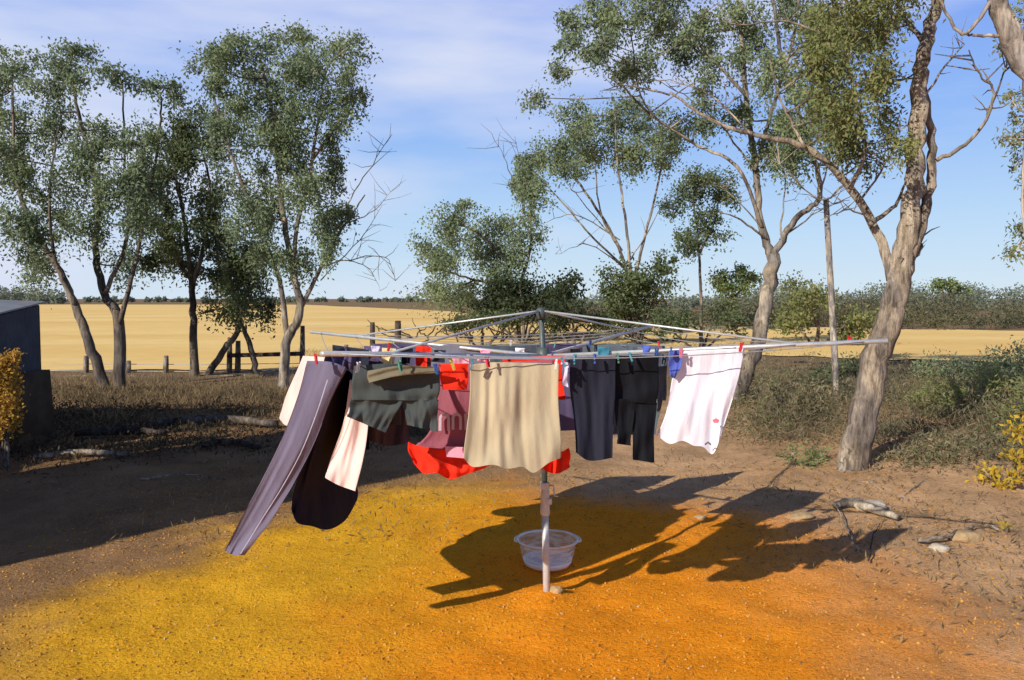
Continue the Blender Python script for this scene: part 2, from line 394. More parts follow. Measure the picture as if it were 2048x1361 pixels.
# ---------------------------------------------------------------- undergrowth
def scatter(name, label, cat, regions, mat, L=.12, W=.03, per=40, spread=.22, up=(0, 0, .8)):
    allc = []
    for (x0, x1, y0, y1, n, h0, h1) in regions:
        for _ in range(n):
            g_ = G(random.uniform(x0, x1), random.uniform(y0, y1))
            h = random.uniform(h0, h1); k = int(per*random.uniform(.6, 1.4)); sp = spread*random.uniform(.6, 1.5)
            c = rng.normal(size=(k, 3))*np.array([sp, sp, 0])
            rad = np.exp(-(c[:, 0]**2+c[:, 1]**2)/(2*sp*sp))
            c[:, 2] = rng.random(k)*h*(.25+.75*rad)
            c += np.array([g_.x, g_.y, gz(g_.x, g_.y)]); allc.append(c)
    o = leaf_obj(name, np.concatenate(allc), L, W, mat, None, up)
    return tag(o, label, cat, kind='stuff')
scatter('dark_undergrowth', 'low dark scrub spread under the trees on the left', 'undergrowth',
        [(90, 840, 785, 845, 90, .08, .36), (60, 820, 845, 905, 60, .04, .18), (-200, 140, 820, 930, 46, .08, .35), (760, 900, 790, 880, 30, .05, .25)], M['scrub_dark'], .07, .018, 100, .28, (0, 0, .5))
scatter('dry_grass', 'dry brown grass tufts along the paddock edge on the left', 'grass',
        [(90, 620, 758, 800, 110, .03, .16), (600, 900, 700, 775, 100, .03, .2), (120, 800, 800, 845, 60, .04, .2), (900, 1480, 690, 800, 150, .03, .25)], M['dry_grass'], .13, .009, 70, .3, (0, 0, 1.4))
scatter('scrub', 'brown and green scrub covering the ground behind the leaning trunk on the right', 'undergrowth',
        [(1480, 2200, 755, 830, 110, .15, .85), (1560, 2200, 830, 900, 44, .12, .7), (1780, 2200, 900, 950, 22, .08, .35), (1440, 1660, 830, 880, 14, .1, .4)], M['scrub'], .065, .017, 300, .24, (0, 0, .4))
scatter('scrub_stalks', 'thin dry stalks standing up out of the scrub on the right', 'undergrowth',
        [(1480, 2150, 750, 930, 200, .1, .65)], M['dry_grass'], .24, .006, 30, .25, (0, 0, .5))
scatter('leaf_litter', 'dry leaves and twigs littering the brown dirt on both sides', 'leaf litter',
        [(1500, 2200, 930, 1130, 190, .005, .03), (1750, 2200, 1130, 1300, 30, .005, .02), (900, 1550, 880, 960, 60, .005, .03), (0, 900, 860, 1000, 190, .005, .05), (0, 900, 1000, 1080, 50, .005, .03)], M['dry_grass'], .06, .010, 16, .25, (0, 0, 0))
def woodland(name, label, segs, mat, lp=7):
    allc = []; Ls = []
    for (x0, x1, d, top, n) in segs:
        for _ in range(n):
            x = random.uniform(x0, x1); dd = d*random.uniform(.9, 1.15); s = dd/F
            ht = (HOR-top)*s+CH; ht *= random.uniform(.4, 1.15); w = ht*random.uniform(.4, 1.0)
            k = 170; c = rng.normal(size=(k, 3)); c /= np.linalg.norm(c, axis=1, keepdims=True); c *= rng.random((k, 1))**.4
            c = c*np.array([w, w, ht*.5])+np.array([(x-CX)*s, dd, ht*.5]); allc.append(c); Ls.append(np.full(k, lp*s))
    Ls = np.concatenate(Ls); Ls = Ls*rng.uniform(.6, 1.4, len(Ls))
    return tag(leaf_obj(name, np.concatenate(allc), Ls, Ls*.6, mat, None, (0, 0, -.2)), label, 'woodland', kind='stuff')
woodland('distant_woodland', 'hazy line of far bushland along the horizon',
         [(-300, 140, 300, 572, 60), (140, 1000, 420, 595, 90), (1000, 1500, 150, 588, 60), (1500, 2400, 130, 566, 130)], M['leaf_far'], 5)
woodland('bushland', 'olive belt of bushland behind the paddock on the right',
         [(1420, 2500, 62, 582, 120), (1500, 2500, 50, 607, 120), (900, 1500, 60, 612, 100)], M['scrub_far'], 4.5)

# ---------------------------------------------------------------- trees
tree('gum_tree', 'tall grey-green gum with several thin leaning trunks at the far left', 'tree', 15.8,
     [([(215, 770), (180, 690), (150, 610), (120, 545), (60, 440), (30, 330), (25, 180)], 12, 2.2),
      ([(240, 775), (238, 640), (210, 590), (190, 500), (200, 390), (165, 260), (140, 140)], 12, 2.2),
      ([(238, 650), (262, 560), (290, 430), (318, 280), (322, 195)], 5.5, 1.6),
      ([(150, 610), (110, 520), (100, 400), (110, 280)], 5, 1.6), ([(210, 590), (255, 470), (250, 340), (245, 170)], 5, 1.4)],
     [(30, 125, 50, 36), (140, 108, 74, 36), (240, 145, 50, 26), (322, 185, 38, 36), (35, 225, 48, 40), (115, 170, 54, 30), (110, 265, 64, 42), (190, 265, 50, 36), (270, 285, 50, 42), (30, 300, 46, 40),
      (60, 370, 66, 48), (150, 345, 60, 48), (240, 360, 56, 48), (30, 455, 48, 44), (110, 450, 58, 50), (195, 440, 54, 48), (280, 440, 48, 52), (75, 530, 48, 38), (255, 530, 48, 44), (300, 360, 36, 42), (-40, 300, 60, 60), (-30, 180, 50, 50)],
     M['leaf_grey'], M['bark_far'])
tree('gum_tree', 'dark bushy gum with a straight trunk between the two tall left trees', 'tree', 18.5,
     [([(390, 755), (386, 640), (380, 540), (365, 420), (340, 300)], 9.5, 2), ([(384, 580), (410, 480), (420, 380), (400, 280)], 5.5, 1.6), ([(382, 560), (330, 480), (300, 400)], 4.5, 1.4)],
     [(330, 370, 55, 46), (395, 400, 55, 48), (310, 440, 48, 44), (420, 470, 54, 52), (372, 320, 50, 42), (390, 245, 50, 40), (340, 490, 50, 40), (350, 280, 40, 34), (385, 525, 52, 38), (305, 520, 38, 30)],
     M['leaf_dark'], M['bark_far'], deep=1.0)
tree('gum_tree', 'small crooked gum forking low beside the dark rail fence', 'tree', 19,
     [([(408, 752), (445, 705), (478, 655), (470, 600), (440, 540), (430, 470)], 8, 2), ([(515, 745), (500, 690), (480, 640)], 7, 4), ([(472, 620), (510, 560), (520, 480)], 4.5, 1.4)],
     [(460, 480, 55, 50), (505, 575, 46, 42), (445, 570, 50, 46), (430, 625, 42, 26), (520, 500, 42, 48), (540, 620, 36, 28), (480, 530, 52, 44), (480, 620, 38, 24)],
     M['leaf_dark'], M['bark_far'], dens=.18, deep=.9)
tree('gum_tree', 'tallest of the left gums with bare dead limbs on its right side', 'tree', 15.5,
     [([(565, 795), (572, 690), (600, 620), (585, 540), (562, 400), (545, 230), (520, 110)], 12, 2.2), ([(600, 620), (650, 520), (690, 450), (730, 390)], 5.2, 1.2),
      ([(588, 570), (592, 470), (625, 320), (650, 150), (690, 100)], 5.5, 1.5), ([(575, 680), (558, 560), (505, 420), (445, 260), (420, 150)], 6.5, 1.5), ([(625, 320), (690, 220), (710, 140)], 3.5, 1.2)],
     [(490, 95, 70, 32), (585, 90, 68, 30), (685, 105, 50, 30), (420, 135, 48, 40), (520, 160, 70, 44), (620, 150, 70, 44), (705, 175, 36, 46), (450, 215, 60, 46), (560, 225, 66, 46), (650, 230, 54, 46),
      (430, 285, 46, 44), (540, 290, 62, 48), (610, 300, 56, 46), (675, 300, 40, 42), (500, 355, 56, 50), (600, 370, 62, 52), (675, 365, 38, 40), (555, 430, 54, 46), (640, 430, 46, 42), (600, 510, 46, 40), (495, 440, 48, 46), (545, 510, 42, 36), (690, 430, 28, 30), (660, 490, 30, 26)],
     M['leaf_grey'], M['bark_mid'],
     bare=[([(655, 500), (700, 400), (745, 330), (785, 270)], 1.8, 9), ([(690, 450), (750, 420), (790, 375)], 1.3, 8), ([(650, 530), (700, 520), (770, 515), (790, 560)], 1.6, 12), ([(640, 560), (720, 480), (765, 410)], 1.4, 8), ([(700, 520), (740, 540), (760, 580)], 1.1, 8)])
tree('gum_tree', 'slender far gum with flat-topped crown and fanned bare stems in the middle', 'tree', 38,
     [([(1265, 674), (1262, 600), (1235, 490), (1160, 370), (1110, 310)], 5.5, 1.4), ([(1263, 600), (1255, 470), (1235, 330), (1230, 230)], 4, 1.3), ([(1263, 590), (1290, 470), (1320, 350), (1325, 260)], 4, 1.3), ([(1240, 500), (1200, 420), (1190, 300)], 2.6, 1), ([(1255, 540), (1180, 470), (1120, 400), (1070, 350)], 2.6, 1)],
     [(1150, 245, 54, 36), (1230, 212, 68, 28), (1310, 240, 54, 32), (1190, 285, 66, 32), (1100, 305, 54, 34), (1280, 285, 54, 34), (1060, 335, 38, 28), (1350, 275, 38, 26), (1145, 325, 50, 26), (1240, 255, 62, 32), (1250, 325, 54, 26), (1330, 320, 36, 24), (1045, 375, 34, 28)],
     M['leaf_grey'], M['bark_mid'], 6.2, 3.5, .24, 2.5, bare=[([(1250, 540), (1180, 490), (1110, 510)], 1.5, 6), ([(1260, 520), (1310, 440), (1330, 390)], 1.5, 6), ([(1240, 480), (1150, 430), (1080, 450)], 1.5, 6), ([(1245, 500), (1160, 400), (1130, 360)], 1.5, 6)])
tree('gum_tree', 'bushy green gum left of centre standing on the far edge of the yard', 'tree', 34,
     [([(1040, 682), (1030, 600), (1010, 520), (960, 470), (900, 440)], 6, 1.8), ([(1030, 600), (1060, 500), (1060, 400)], 5, 1.5), ([(1020, 570), (950, 560), (880, 540)], 4, 1.5)],
     [(900, 448, 54, 28), (866, 500, 38, 34), (1000, 450, 58, 36), (1062, 395, 48, 32), (1065, 455, 46, 38), (900, 530, 58, 36), (965, 505, 56, 40), (880, 578, 48, 26), (1030, 500, 48, 36), (930, 590, 64, 30), (930, 480, 52, 36), (1000, 545, 52, 36), (1050, 340, 30, 26), (920, 420, 40, 18)],
     M['leaf_grey'], M['bark_far'], 6.2, 3.5, .24, 2, bare=[([(1050, 430), (1020, 340), (990, 280)], 1.4, 8), ([(1050, 420), (1040, 330), (1030, 275)], 1.2, 7)])
tree('gum_tree', 'small two-tiered gum on a thin dark trunk left of the forked tree', 'tree', 28,
     [([(1403, 700), (1402, 600), (1396, 480), (1385, 400)], 4.5, 1.4), ([(1398, 510), (1430, 440), (1440, 380)], 3, 1.2)],
     [(1385, 385, 56, 34), (1435, 365, 42, 28), (1350, 415, 32, 24), (1400, 470, 52, 26), (1455, 400, 30, 22), (1365, 490, 36, 22), (1425, 430, 40, 26), (1400, 350, 34, 20)],
     M['leaf_dark'], M['bark_far'], 6.2, 3.5, .25, 1.2, fill=.3)
tree('round_tree', 'small bright round tree low beside the thin dark trunk', 'tree', 45,
     [([(1465, 662), (1465, 600), (1462, 560)], 4, 2), ([(1464, 600), (1500, 560)], 3, 1.5)],
     [(1440, 555, 36, 20), (1480, 545, 40, 20), (1505, 565, 30, 16), (1455, 575, 40, 16)], M['leaf_green'], M['bark_far'], 6.5, 3.6, .24, 1)
tree('round_tree', 'little umbrella-shaped tree on the skyline right of the leaning trunk', 'tree', 70,
     [([(1885, 639), (1886, 600), (1885, 575)], 3, 1.5), ([(1886, 600), (1910, 572)], 2, 1)],
     [(1870, 570, 26, 12), (1890, 562, 30, 12), (1915, 572, 22, 10)], M['leaf_green'], M['bark_far'], 6, 4, .25, 1)
shrub('bush', 'dense dark rounded bush in the middle distance behind the clothesline mast', 'bush', 32,
      [(1040, 570, 60, 42), (1085, 590, 60, 40), (1130, 590, 40, 34), (1000, 600, 50, 34), (1060, 620, 80, 30), (960, 610, 50, 26)], M['leaf_bush'], M['bark_far'], 7, 4.5, .24, deep=1)
shrub('bush', 'dark green bush below the fan-stemmed far gum', 'bush', 31,
      [(1265, 560, 56, 40), (1325, 540, 34, 30), (1230, 590, 44, 34), (1300, 595, 60, 32), (1260, 625, 70, 26)], M['leaf_dark'], M['bark_far'], 7, 4.5, .22, deep=1)
shrub('bush', 'olive bush right of the forked tree behind the pale pole', 'bush', 30,
      [(1600, 600, 44, 34), (1640, 620, 50, 36), (1590, 645, 46, 30), (1700, 640, 56, 36)], M['leaf_olive'], M['bark_far'], 7, 4.5, .17, deep=1)
shrub('low_bush', 'low olive bush just left of the mast top beyond the line', 'bush', 29, [(960, 640, 60, 20), (1020, 645, 50, 22), (910, 648, 40, 16)], M['leaf_dark'], M['bark_far'], 7, 4, .2, deep=.8)
shrub('low_bush', 'low dark bush right of the mast top beyond the line', 'bush', 29, [(1140, 635, 50, 24), (1190, 645, 50, 22), (1110, 650, 40, 18)], M['leaf_bush'], M['bark_far'], 7, 4, .2, deep=.8)
shrub('low_bush', 'low brown-green bush under the small two-tiered gum', 'bush', 27, [(1370, 640, 50, 26), (1430, 632, 46, 30), (1330, 650, 46, 22), (1470, 640, 40, 26)], M['leaf_dark'], M['bark_far'], 7, 4, .17, deep=.8)
# forked tree behind the white shirt
tree('gum_tree', 'tall forked gum rising behind the white shirt and filling the upper right sky', 'tree', 13,
     [([(1462, 835), (1500, 730), (1533, 610), (1545, 510)], 18, 12.5, 0), ([(1545, 515), (1522, 450), (1510, 330), (1490, 180), (1478, 0), (1470, -150)], 9.5, 3),
      ([(1524, 455), (1475, 335), (1385, 285), (1290, 220), (1230, 150), (1190, 95)], 4, 1.3), ([(1545, 515), (1590, 440), (1640, 385), (1605, 250), (1560, 100), (1540, -80)], 7.5, 2.6),
      ([(1510, 340), (1550, 200), (1590, 60), (1600, -80)], 4.6, 2), ([(1490, 190), (1400, 90), (1330, 30), (1300, -60)], 3.6, 1.5), ([(1605, 250), (1670, 160), (1720, 60)], 3.6, 1.5), ([(1385, 285), (1290, 210), (1260, 60)], 2.4, 1.2),
      ([(1535, 480), (1480, 440), (1440, 425)], 2.6, 1.1)],
     [(1150, 45, 50, 38), (1122, 140, 48, 30), (1062, 205, 30, 18), (1225, 60, 58, 40), (1300, 30, 70, 44), (1400, 50, 68, 44), (1280, 125, 56, 34), (1500, 30, 74, 44), (1600, 50, 68, 44), (1560, 150, 62, 46),
      (1420, 145, 54, 36), (1650, 150, 58, 46), (1480, 220, 50, 38), (1600, 235, 56, 44), (1400, 255, 58, 30), (1690, 60, 60, 48), (1340, -60, 90, 50), (1480, -80, 90, 50), (1620, -70, 90, 50), (1205, 0, 48, 32), (1350, 95, 48, 34), (1520, 305, 38, 34),
      (1190, 100, 36, 24), (1500, 120, 46, 38), (1600, 310, 48, 38), (1660, 240, 52, 46), (1240, 140, 34, 22), (1570, 270, 46, 40), (1700, 290, 40, 34)],
     M['leaf_grey'], M['bark_mid'], 8, 3.9, .17, 1.4, bare=[([(1510, 340), (1440, 250), (1380, 200), (1310, 160)], 2.2, 9), ([(1560, 480), (1640, 420), (1700, 400)], 2, 10), ([(1640, 390), (1660, 300), (1640, 210)], 2.2, 9), ([(1530, 460), (1450, 380), (1400, 370)], 1.7, 9), ([(1560, 470), (1570, 360), (1560, 280)], 2, 9)])
# near leaning tree
tree('gum_tree', 'near leaning gum with thick rough tan trunk at the right', 'tree', 8.2,
     [([(1698, 955), (1722, 850), (1758, 700), (1796, 570), (1822, 440), (1834, 300), (1840, 180), (1852, 80), (1880, 0), (1905, -140)], 32, 8.5, 0),
      ([(1805, 555), (1846, 440), (1864, 330), (1860, 250), (1842, 140)], 13, 5.5, .2), ([(1785, 560), (1755, 465), (1690, 365), (1610, 295), (1500, 268), (1420, 240), (1340, 185)], 11.5, 2.4, .8),
      ([(1700, 378), (1730, 300), (1710, 200), (1690, 90), (1680, -40)], 5, 2), ([(1740, 450), (1790, 410), (1812, 360)], 5.5, 2), ([(1610, 295), (1560, 200), (1540, 120)], 3.4, 1.5), ([(1850, 90), (1800, 20), (1780, -80)], 5.5, 2.6)],
     [(1700, 215, 60, 46), (1740, 150, 54, 48), (1660, 130, 54, 44), (1720, 70, 60, 46), (1640, 210, 50, 38), (1775, 235, 40, 40), (1680, 275, 48, 38), (1640, 40, 60, 42), (1780, 60, 42, 38), (1720, -20, 70, 40), (1820, -50, 60, 40), (1735, 320, 44, 36), (1620, 130, 42, 34), (1770, 160, 42, 38), (1790, 300, 28, 34)],
     M['leaf_olive'], M['bark_near'], 10, 4, .13, .9, sig=.34, flare=1.3,
     bare=[([(1872, 320), (1930, 290), (1972, 240), (1985, 180), (1960, 150), (1938, 100)], 4.5, 11), ([(1975, 230), (2000, 170), (2015, 120)], 3, 9), ([(1340, 190), (1250, 170), (1200, 185)], 2.2, 8), ([(1500, 268), (1420, 190), (1330, 160)], 2.4, 8), ([(1845, 200), (1900, 120), (1930, 90)], 2.6, 8), ([(1690, 370), (1640, 400), (1560, 330)], 2.6, 9),
           ([(1690, 90), (1580, 45), (1480, 50), (1400, 35)], 3, 8), ([(1740, 440), (1700, 420), (1640, 440)], 2.4, 9), ([(1800, 540), (1840, 500), (1838, 460)], 4.5, 4), ([(1720, 400), (1770, 330), (1800, 250)], 2.6, 9)])
tree('gum_tree', 'pale-limbed gum leaning in over the right edge with sparse hanging leaves', 'tree', 7,
     [([(2240, 1020), (2200, 720), (2140, 400), (2060, 150), (2000, 20), (1960, -100)], 34, 15, 0), ([(2060, 150), (2052, 260), (2045, 400), (2050, 480)], 5, 1.5), ([(1985, 0), (1930, 68), (1890, 20), (1860, -40)], 4.5, 2), ([(2020, 70), (1960, 72), (1925, 66)], 4, 2)],
     [(2048, 270, 26, 28), (2035, 450, 24, 28), (2030, 510, 26, 20), (2055, 380, 22, 32), (2090, 180, 50, 40), (2005, 100, 18, 20), (2110, 20, 60, 50), (2005, 270, 24, 18), (2040, 330, 22, 24), (2020, 200, 20, 20)],
     M['leaf_olive'], M['bark_pale'], 11, 3.6, .07, .4, sig=.36, fill=.2)
# shrubs
shrub('yellow_bush', 'sparse yellow-leaved bush at the lower right edge of the picture', 'bush', 7.3, [(2030, 930, 36, 26), (1966, 938, 26, 22), (2000, 970, 40, 20), (2050, 985, 40, 24), (1958, 985, 18, 12), (2046, 860, 26, 30), (2090, 930, 40, 40)], M['leaf_yellow'], M['dead'], 13, 7, .045, deep=.25)
shrub('yellow_bush', 'olive-gold bush by the right edge above the bright yellow one', 'bush', 9.5, [(2030, 800, 40, 36), (2060, 750, 40, 30), (2010, 850, 40, 34), (2090, 820, 60, 60)], M['leaf_olive'], M['dead'], 11, 4, .06, deep=.3)
shrub('rusty_bush', 'blocky golden-brown bush against the grey shed at the left edge', 'bush', 8.6, [(0, 735, 34, 34), (18, 790, 26, 40), (-20, 820, 50, 60), (12, 845, 28, 30), (28, 715, 24, 18), (26, 760, 18, 30), (0, 800, 30, 50)], M['leaf_rust'], M['dead'], 8, 5, .30, deep=.12)
shrub('green_shrub', 'low green shrub at the foot of the leaning trunk', 'bush', 8.4, [(1610, 925, 40, 22), (1650, 905, 34, 22), (1580, 910, 26, 16)], M['leaf_green'], M['dead'], 12, 3, .06, deep=.2)
shrub('dry_shrub', 'twiggy olive shrub in the scrub right of the leaning trunk', 'bush', 11.5, [(1900, 790, 60, 40), (1960, 770, 56, 40), (1850, 810, 44, 30), (1930, 820, 70, 30)], M['leaf_olive'], M['dead'], 9, 3, .12, deep=.4)
shrub('green_shrub', 'wide grey-green shrub behind the twiggy one right of the leaning trunk', 'bush', 15, [(1860, 745, 60, 28), (1950, 735, 60, 28), (2030, 730, 50, 30), (1990, 755, 70, 26)], M['leaf_grey'], M['dead'], 8, 3.4, .15, deep=.5)
shrub('brown_shrub', 'twiggy brown shrub between the forked tree and the leaning trunk', 'bush', 11, [(1560, 800, 44, 34), (1620, 790, 50, 40), (1600, 835, 60, 30), (1530, 840, 40, 26)], M['scrub'], M['dead'], 9, 2.6, .13, deep=.4)
shrub('dark_shrub', 'rounded dark green shrub behind the base of the pale pole', 'bush', 14, [(1640, 755, 40, 30), (1700, 750, 46, 32), (1670, 780, 50, 24)], M['leaf_dark'], M['dead'], 9, 3.6, .16, deep=.4)
shrub('yellow_sapling', 'tiny yellow-green sapling low on the dirt at the right edge', 'plant', 6.0, [(2035, 1100, 18, 12), (2015, 1050, 16, 9), (1990, 1090, 14, 7)], M['leaf_yellow'], M['dead'], 12, 6, .05, deep=.1)

# ---------------------------------------------------------------- fence, poles, wood, rocks
fr = thing('rail_fence', 'old timber rail fence with dark rail under the left trees', 'fence', (G(400, 745)))
for px, t in ((170, 712), (255, 722), (330, 712), (457, 676), (474, 682), (603, 652), (690, 690)):
    mb = MB(); c = P(px, t, 19.4); mb.tube([(c.x, 19.4, -.1), (c.x+.02, 19.4, c.z*.5), (c.x+.03, 19.4, c.z)], [.07, .065, .055], 7, wob=.1); mb.build('post', M['timber'], fr)
mb = MB(); a_, b_ = P(455, 712, 19.3), P(605, 708, 19.3); mb.tube([a_, (a_+b_)/2, b_], [.055, .05, .055], 7, wob=.1); mb.build('rail', M['twig_dark'], fr)
mb = MB(); a_, b_ = P(100, 756, 18.6), P(620, 752, 18.6); mb.tube([a_.lerp(b_, t_)+Vector((0, 0, .02*math.sin(9*t_))) for t_ in np.linspace(0, 1, 9)], [.04]*9, 7, wob=.1); mb.build('rail', M['timber'], fr)
for yy in (742, 728):
    mb = MB(); a_, b_ = P(100, yy, 19.5), P(700, yy-2, 19.5); mb.tube([a_, (a_+b_)/2+Vector((0, 0, -.03)), b_], .009, 5); mb.build('fence_wire', M['wire'], fr)
def post(label, px, yb, yt, d, r, mat, lean=0):
    mb = MB(); a_ = P(px, yb, d); b_ = P(px+lean, yt, d); a_.z = -.1
    mb.tube([a_, a_.lerp(b_, .3), a_.lerp(b_, .7), b_], [r*1.1, r, r*.95, r*.85], 8, wob=.05)
    return tag(mb.build('timber_post', mat), label, 'post')
post('thin pale timber pole leaning left between the forked tree and the leaning trunk', 1676, 820, 398, 13.2, .055, M['timber_pale'], -24)
post('short dark timber post left of the dead branches', 745, 700, 645, 30, .1, M['twig_dark'])
post('short dark timber post right of its twin beside the dead branches', 796, 700, 642, 30, .13, M['twig_dark'])
bp_ = MB()
for i in range(60):
    x = random.uniform(800, 1360); g0 = G(x, random.uniform(672, 690)); ln = random.uniform(1, 3.0); a = random.uniform(-1, 1)
    pts = [Vector((g0.x, g0.y, .02)), Vector((g0.x+a*ln*.5, g0.y+random.uniform(-.4, .4), random.uniform(.2, .7))), Vector((g0.x+a*ln, g0.y, random.uniform(.1, 1.1)))]
    q = smooth_pts(pts, 4); q = [p+rng.normal(size=3)*.05 for p in q]; bp_.tube(q, [.04-.032*k/len(q) for k in range(len(q))], 5, False)
tag(bp_.build('brush_pile', M['twig_dark']), 'tangle of dead grey branches heaped behind the clothesline', 'dead branches', kind='stuff')
def log(label, pts, r, mat=M['dead']):
    lg = MB(); q = smooth_pts(pts, 5); n = len(q)
    q = [np.array(p)+rng.normal(size=3)*r*.12 for p in q]
    lg.tube(q, [r*(.7+.5*math.sin(math.pi*(i+1)/(n+1))) for i in range(n)], 9, wob=.12)
    return tag(lg.build('fallen_log', mat), label, 'log')
log('weathered fallen log on the dirt in front of the leaning trunk', [G(1672, 1012, .05), G(1700, 1005, .06), G(1745, 1018, .06), G(1795, 1035, .05)], .035, M['bark_mid'])
log('dark log lying in shade below the left gums, nearest the shed', [G(150, 868, .05), G(230, 862, .07), G(330, 866, .05)], .045, M['twig_dark'])
log('long grey log lying in shade left of the peach cloth', [G(300, 846, .06), G(430, 838, .08), G(555, 848, .06)], .05, M['bark_far'])
log('short dark log on the shaded dirt left of the hanging washing', [G(400, 890, .05), G(450, 884, .06), G(520, 892, .05)], .04, M['twig_dark'])
log('thin pale log at the edge of the shaded dirt below the shed bush', [G(60, 915, .04), G(160, 905, .05), G(270, 910, .04)], .03, M['dead'])
def stick(label, pts, r, mat=M['dead']):
    mb = MB(); q = smooth_pts(pts, 5); q = [np.array(p)+rng.normal(size=3)*.006 for p in q]; mb.tube(q, [r*(1-.6*i/len(q)) for i in range(len(q))], 6, True)
    return tag(mb.build('stick', mat), label, 'stick')
stick('thin pale stick lying on the clothes shadow towards the leaning trunk', [G(1720, 1105, .02), G(1690, 1050, .05), G(1664, 1000, .1)], .008, M['timber_pale'])
stick('curved pale root by the base of the leaning trunk', [G(1700, 962, .03), G(1735, 966, .04), G(1775, 972, .03)], .02)
stick('dark twig lying below the fallen log', [G(1740, 1120, .02), G(1742, 1085, .03), G(1760, 1050, .03)], .007, M['twig_dark'])
stick('long bleached branch across the brown dirt at the right', [G(1840, 1085, .03), G(1900, 1070, .06), G(1965, 1050, .05), G(2000, 1062, .04)], .014)
stick('grey forked branch lying beside the log towards the right edge', [G(1800, 1000, .03), G(1860, 955, .08), G(1930, 935, .06)], .016)
stick('bent grey stick on the shaded dirt left of the long trousers', [G(280, 960, .02), G(360, 950, .04), G(450, 958, .02)], .012)
def rock(label, px, py, w, h, mat, seed):
    bm = bmesh.new(); bmesh.ops.create_icosphere(bm, subdivisions=3, radius=1); rs = np.random.default_rng(seed)
    dirs = rs.normal(size=(9, 3)); dirs /= np.linalg.norm(dirs, axis=1, keepdims=True); off = rs.uniform(.55, .95, 9)
    c = G(px, py); s = c.y/F
    for v in bm.verts:
        p = np.array(v.co)
        for dd, oo in zip(dirs, off):
            k = p@dd
            if k > oo: p = p-dd*(k-oo)*.85
        v.co = p*np.array([w*s, w*s*.7, h*s])+rs.normal(size=3)*.0015
    me = bpy.data.meshes.new('rock'); bm.to_mesh(me); bm.free(); me.materials.append(mat)
    o = bpy.data.objects.new('rock', me); COL.objects.link(o); o.location = (c.x, c.y, gz(c.x, c.y)+h*s*.4); return tag(o, label, 'rock')
rock('pale angular stone lying alone on the brown dirt at the right', 1875, 1100, 24, 11, M['rock'], 1)
rock('flat tan stone inside the clothes shadow', 1598, 1038, 30, 10, M['rock_tan'], 2)
rock('rounded tan stone beside the fallen log', 1742, 1025, 34, 16, M['rock'], 3)
rock('large low tan stone near the bleached branch', 1930, 1082, 34, 17, M['rock_tan'], 4)
rock('small tan stone at the tip of the clothes shadow', 1400, 1040, 14, 5, M['rock_tan'], 5)
rock('small brown clod at the foot of the clothesline mast', 1112, 1196, 14, 9, M['rock_tan'], 6)

# ---------------------------------------------------------------- shed at left, plus an unseen tall block added to cast shade
sh = thing('farm_shed', 'dark grey corrugated shed cut off by the left edge, with an added tall shade block', 'shed', (-7.2, 8, 0))
def corr_wall(mb, a, b_, z0, z1, amp=.012, pitch=.076):
    a = Vector(a); b_ = Vector(b_); d_ = b_-a; L = d_.length; n = int(L/pitch*4); nr = Vector((d_.y, -d_.x)).normalized(); bs = len(mb.v)
    for i in range(n+1):
        p = a+d_*i/n+nr*amp*math.sin(i*math.pi/2)
        mb.v += [(p.x, p.y, z0), (p.x, p.y, z1 if not hasattr(z1, '__len__') else z1[0]+(z1[1]-z1[0])*i/n)]
    for i in range(n): mb.f.append((bs+2*i, bs+2*i+2, bs+2*i+3, bs+2*i+1))
SHADE_H = 5.6
mb = MB()
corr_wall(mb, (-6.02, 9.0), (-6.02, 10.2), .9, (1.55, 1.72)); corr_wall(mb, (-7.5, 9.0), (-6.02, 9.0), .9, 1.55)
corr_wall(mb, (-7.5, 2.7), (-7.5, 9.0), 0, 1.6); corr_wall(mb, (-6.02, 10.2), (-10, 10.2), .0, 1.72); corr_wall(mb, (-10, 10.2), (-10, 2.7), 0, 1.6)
corr_wall(mb, (-10, .5), (-7.5, .5), 0, SHADE_H); corr_wall(mb, (-7.5, .5), (-7.5, 2.7), 0, SHADE_H); corr_wall(mb, (-7.5, 2.7), (-10, 2.7), 0, SHADE_H); corr_wall(mb, (-10, 2.7), (-10, .5), 0, SHADE_H)  # unseen tall block, invented to cast the shade on the dirt
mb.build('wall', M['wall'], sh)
mb = MB(); mb.box((-6.02, 9.6, .45), (.3, 1.24, .9), 0, .9); mb.box((-6.85, 9.02, .45), (1.3, .3, .9), 0, .95); mb.build('shaded_base', M['shade_brown'], sh)  # dark brown paints in the shade low on the shed wall
mb = MB()
mb.v += [(-5.97, 8.95, 1.57), (-5.97, 10.25, 1.745), (-10, 10.25, 1.9), (-10, 8.95, 1.75), (-5.97, 8.95, 1.59), (-5.97, 10.25, 1.765), (-10, 10.25, 1.92), (-10, 8.95, 1.77)]
mb.f += [(3, 2, 1, 0), (4, 5, 6, 7), (0, 1, 5, 4), (1, 2, 6, 5), (2, 3, 7, 6), (3, 0, 4, 7)]
mb.build('roof', M['roofm'], sh, False)
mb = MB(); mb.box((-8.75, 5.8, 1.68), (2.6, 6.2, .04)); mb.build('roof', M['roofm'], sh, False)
mb = MB(); mb.box((-8.75, 1.6, SHADE_H+.05), (2.8, 2.5, .06)); mb.build('roof', M['roofm'], sh, False)  # roof of the added shade-casting block

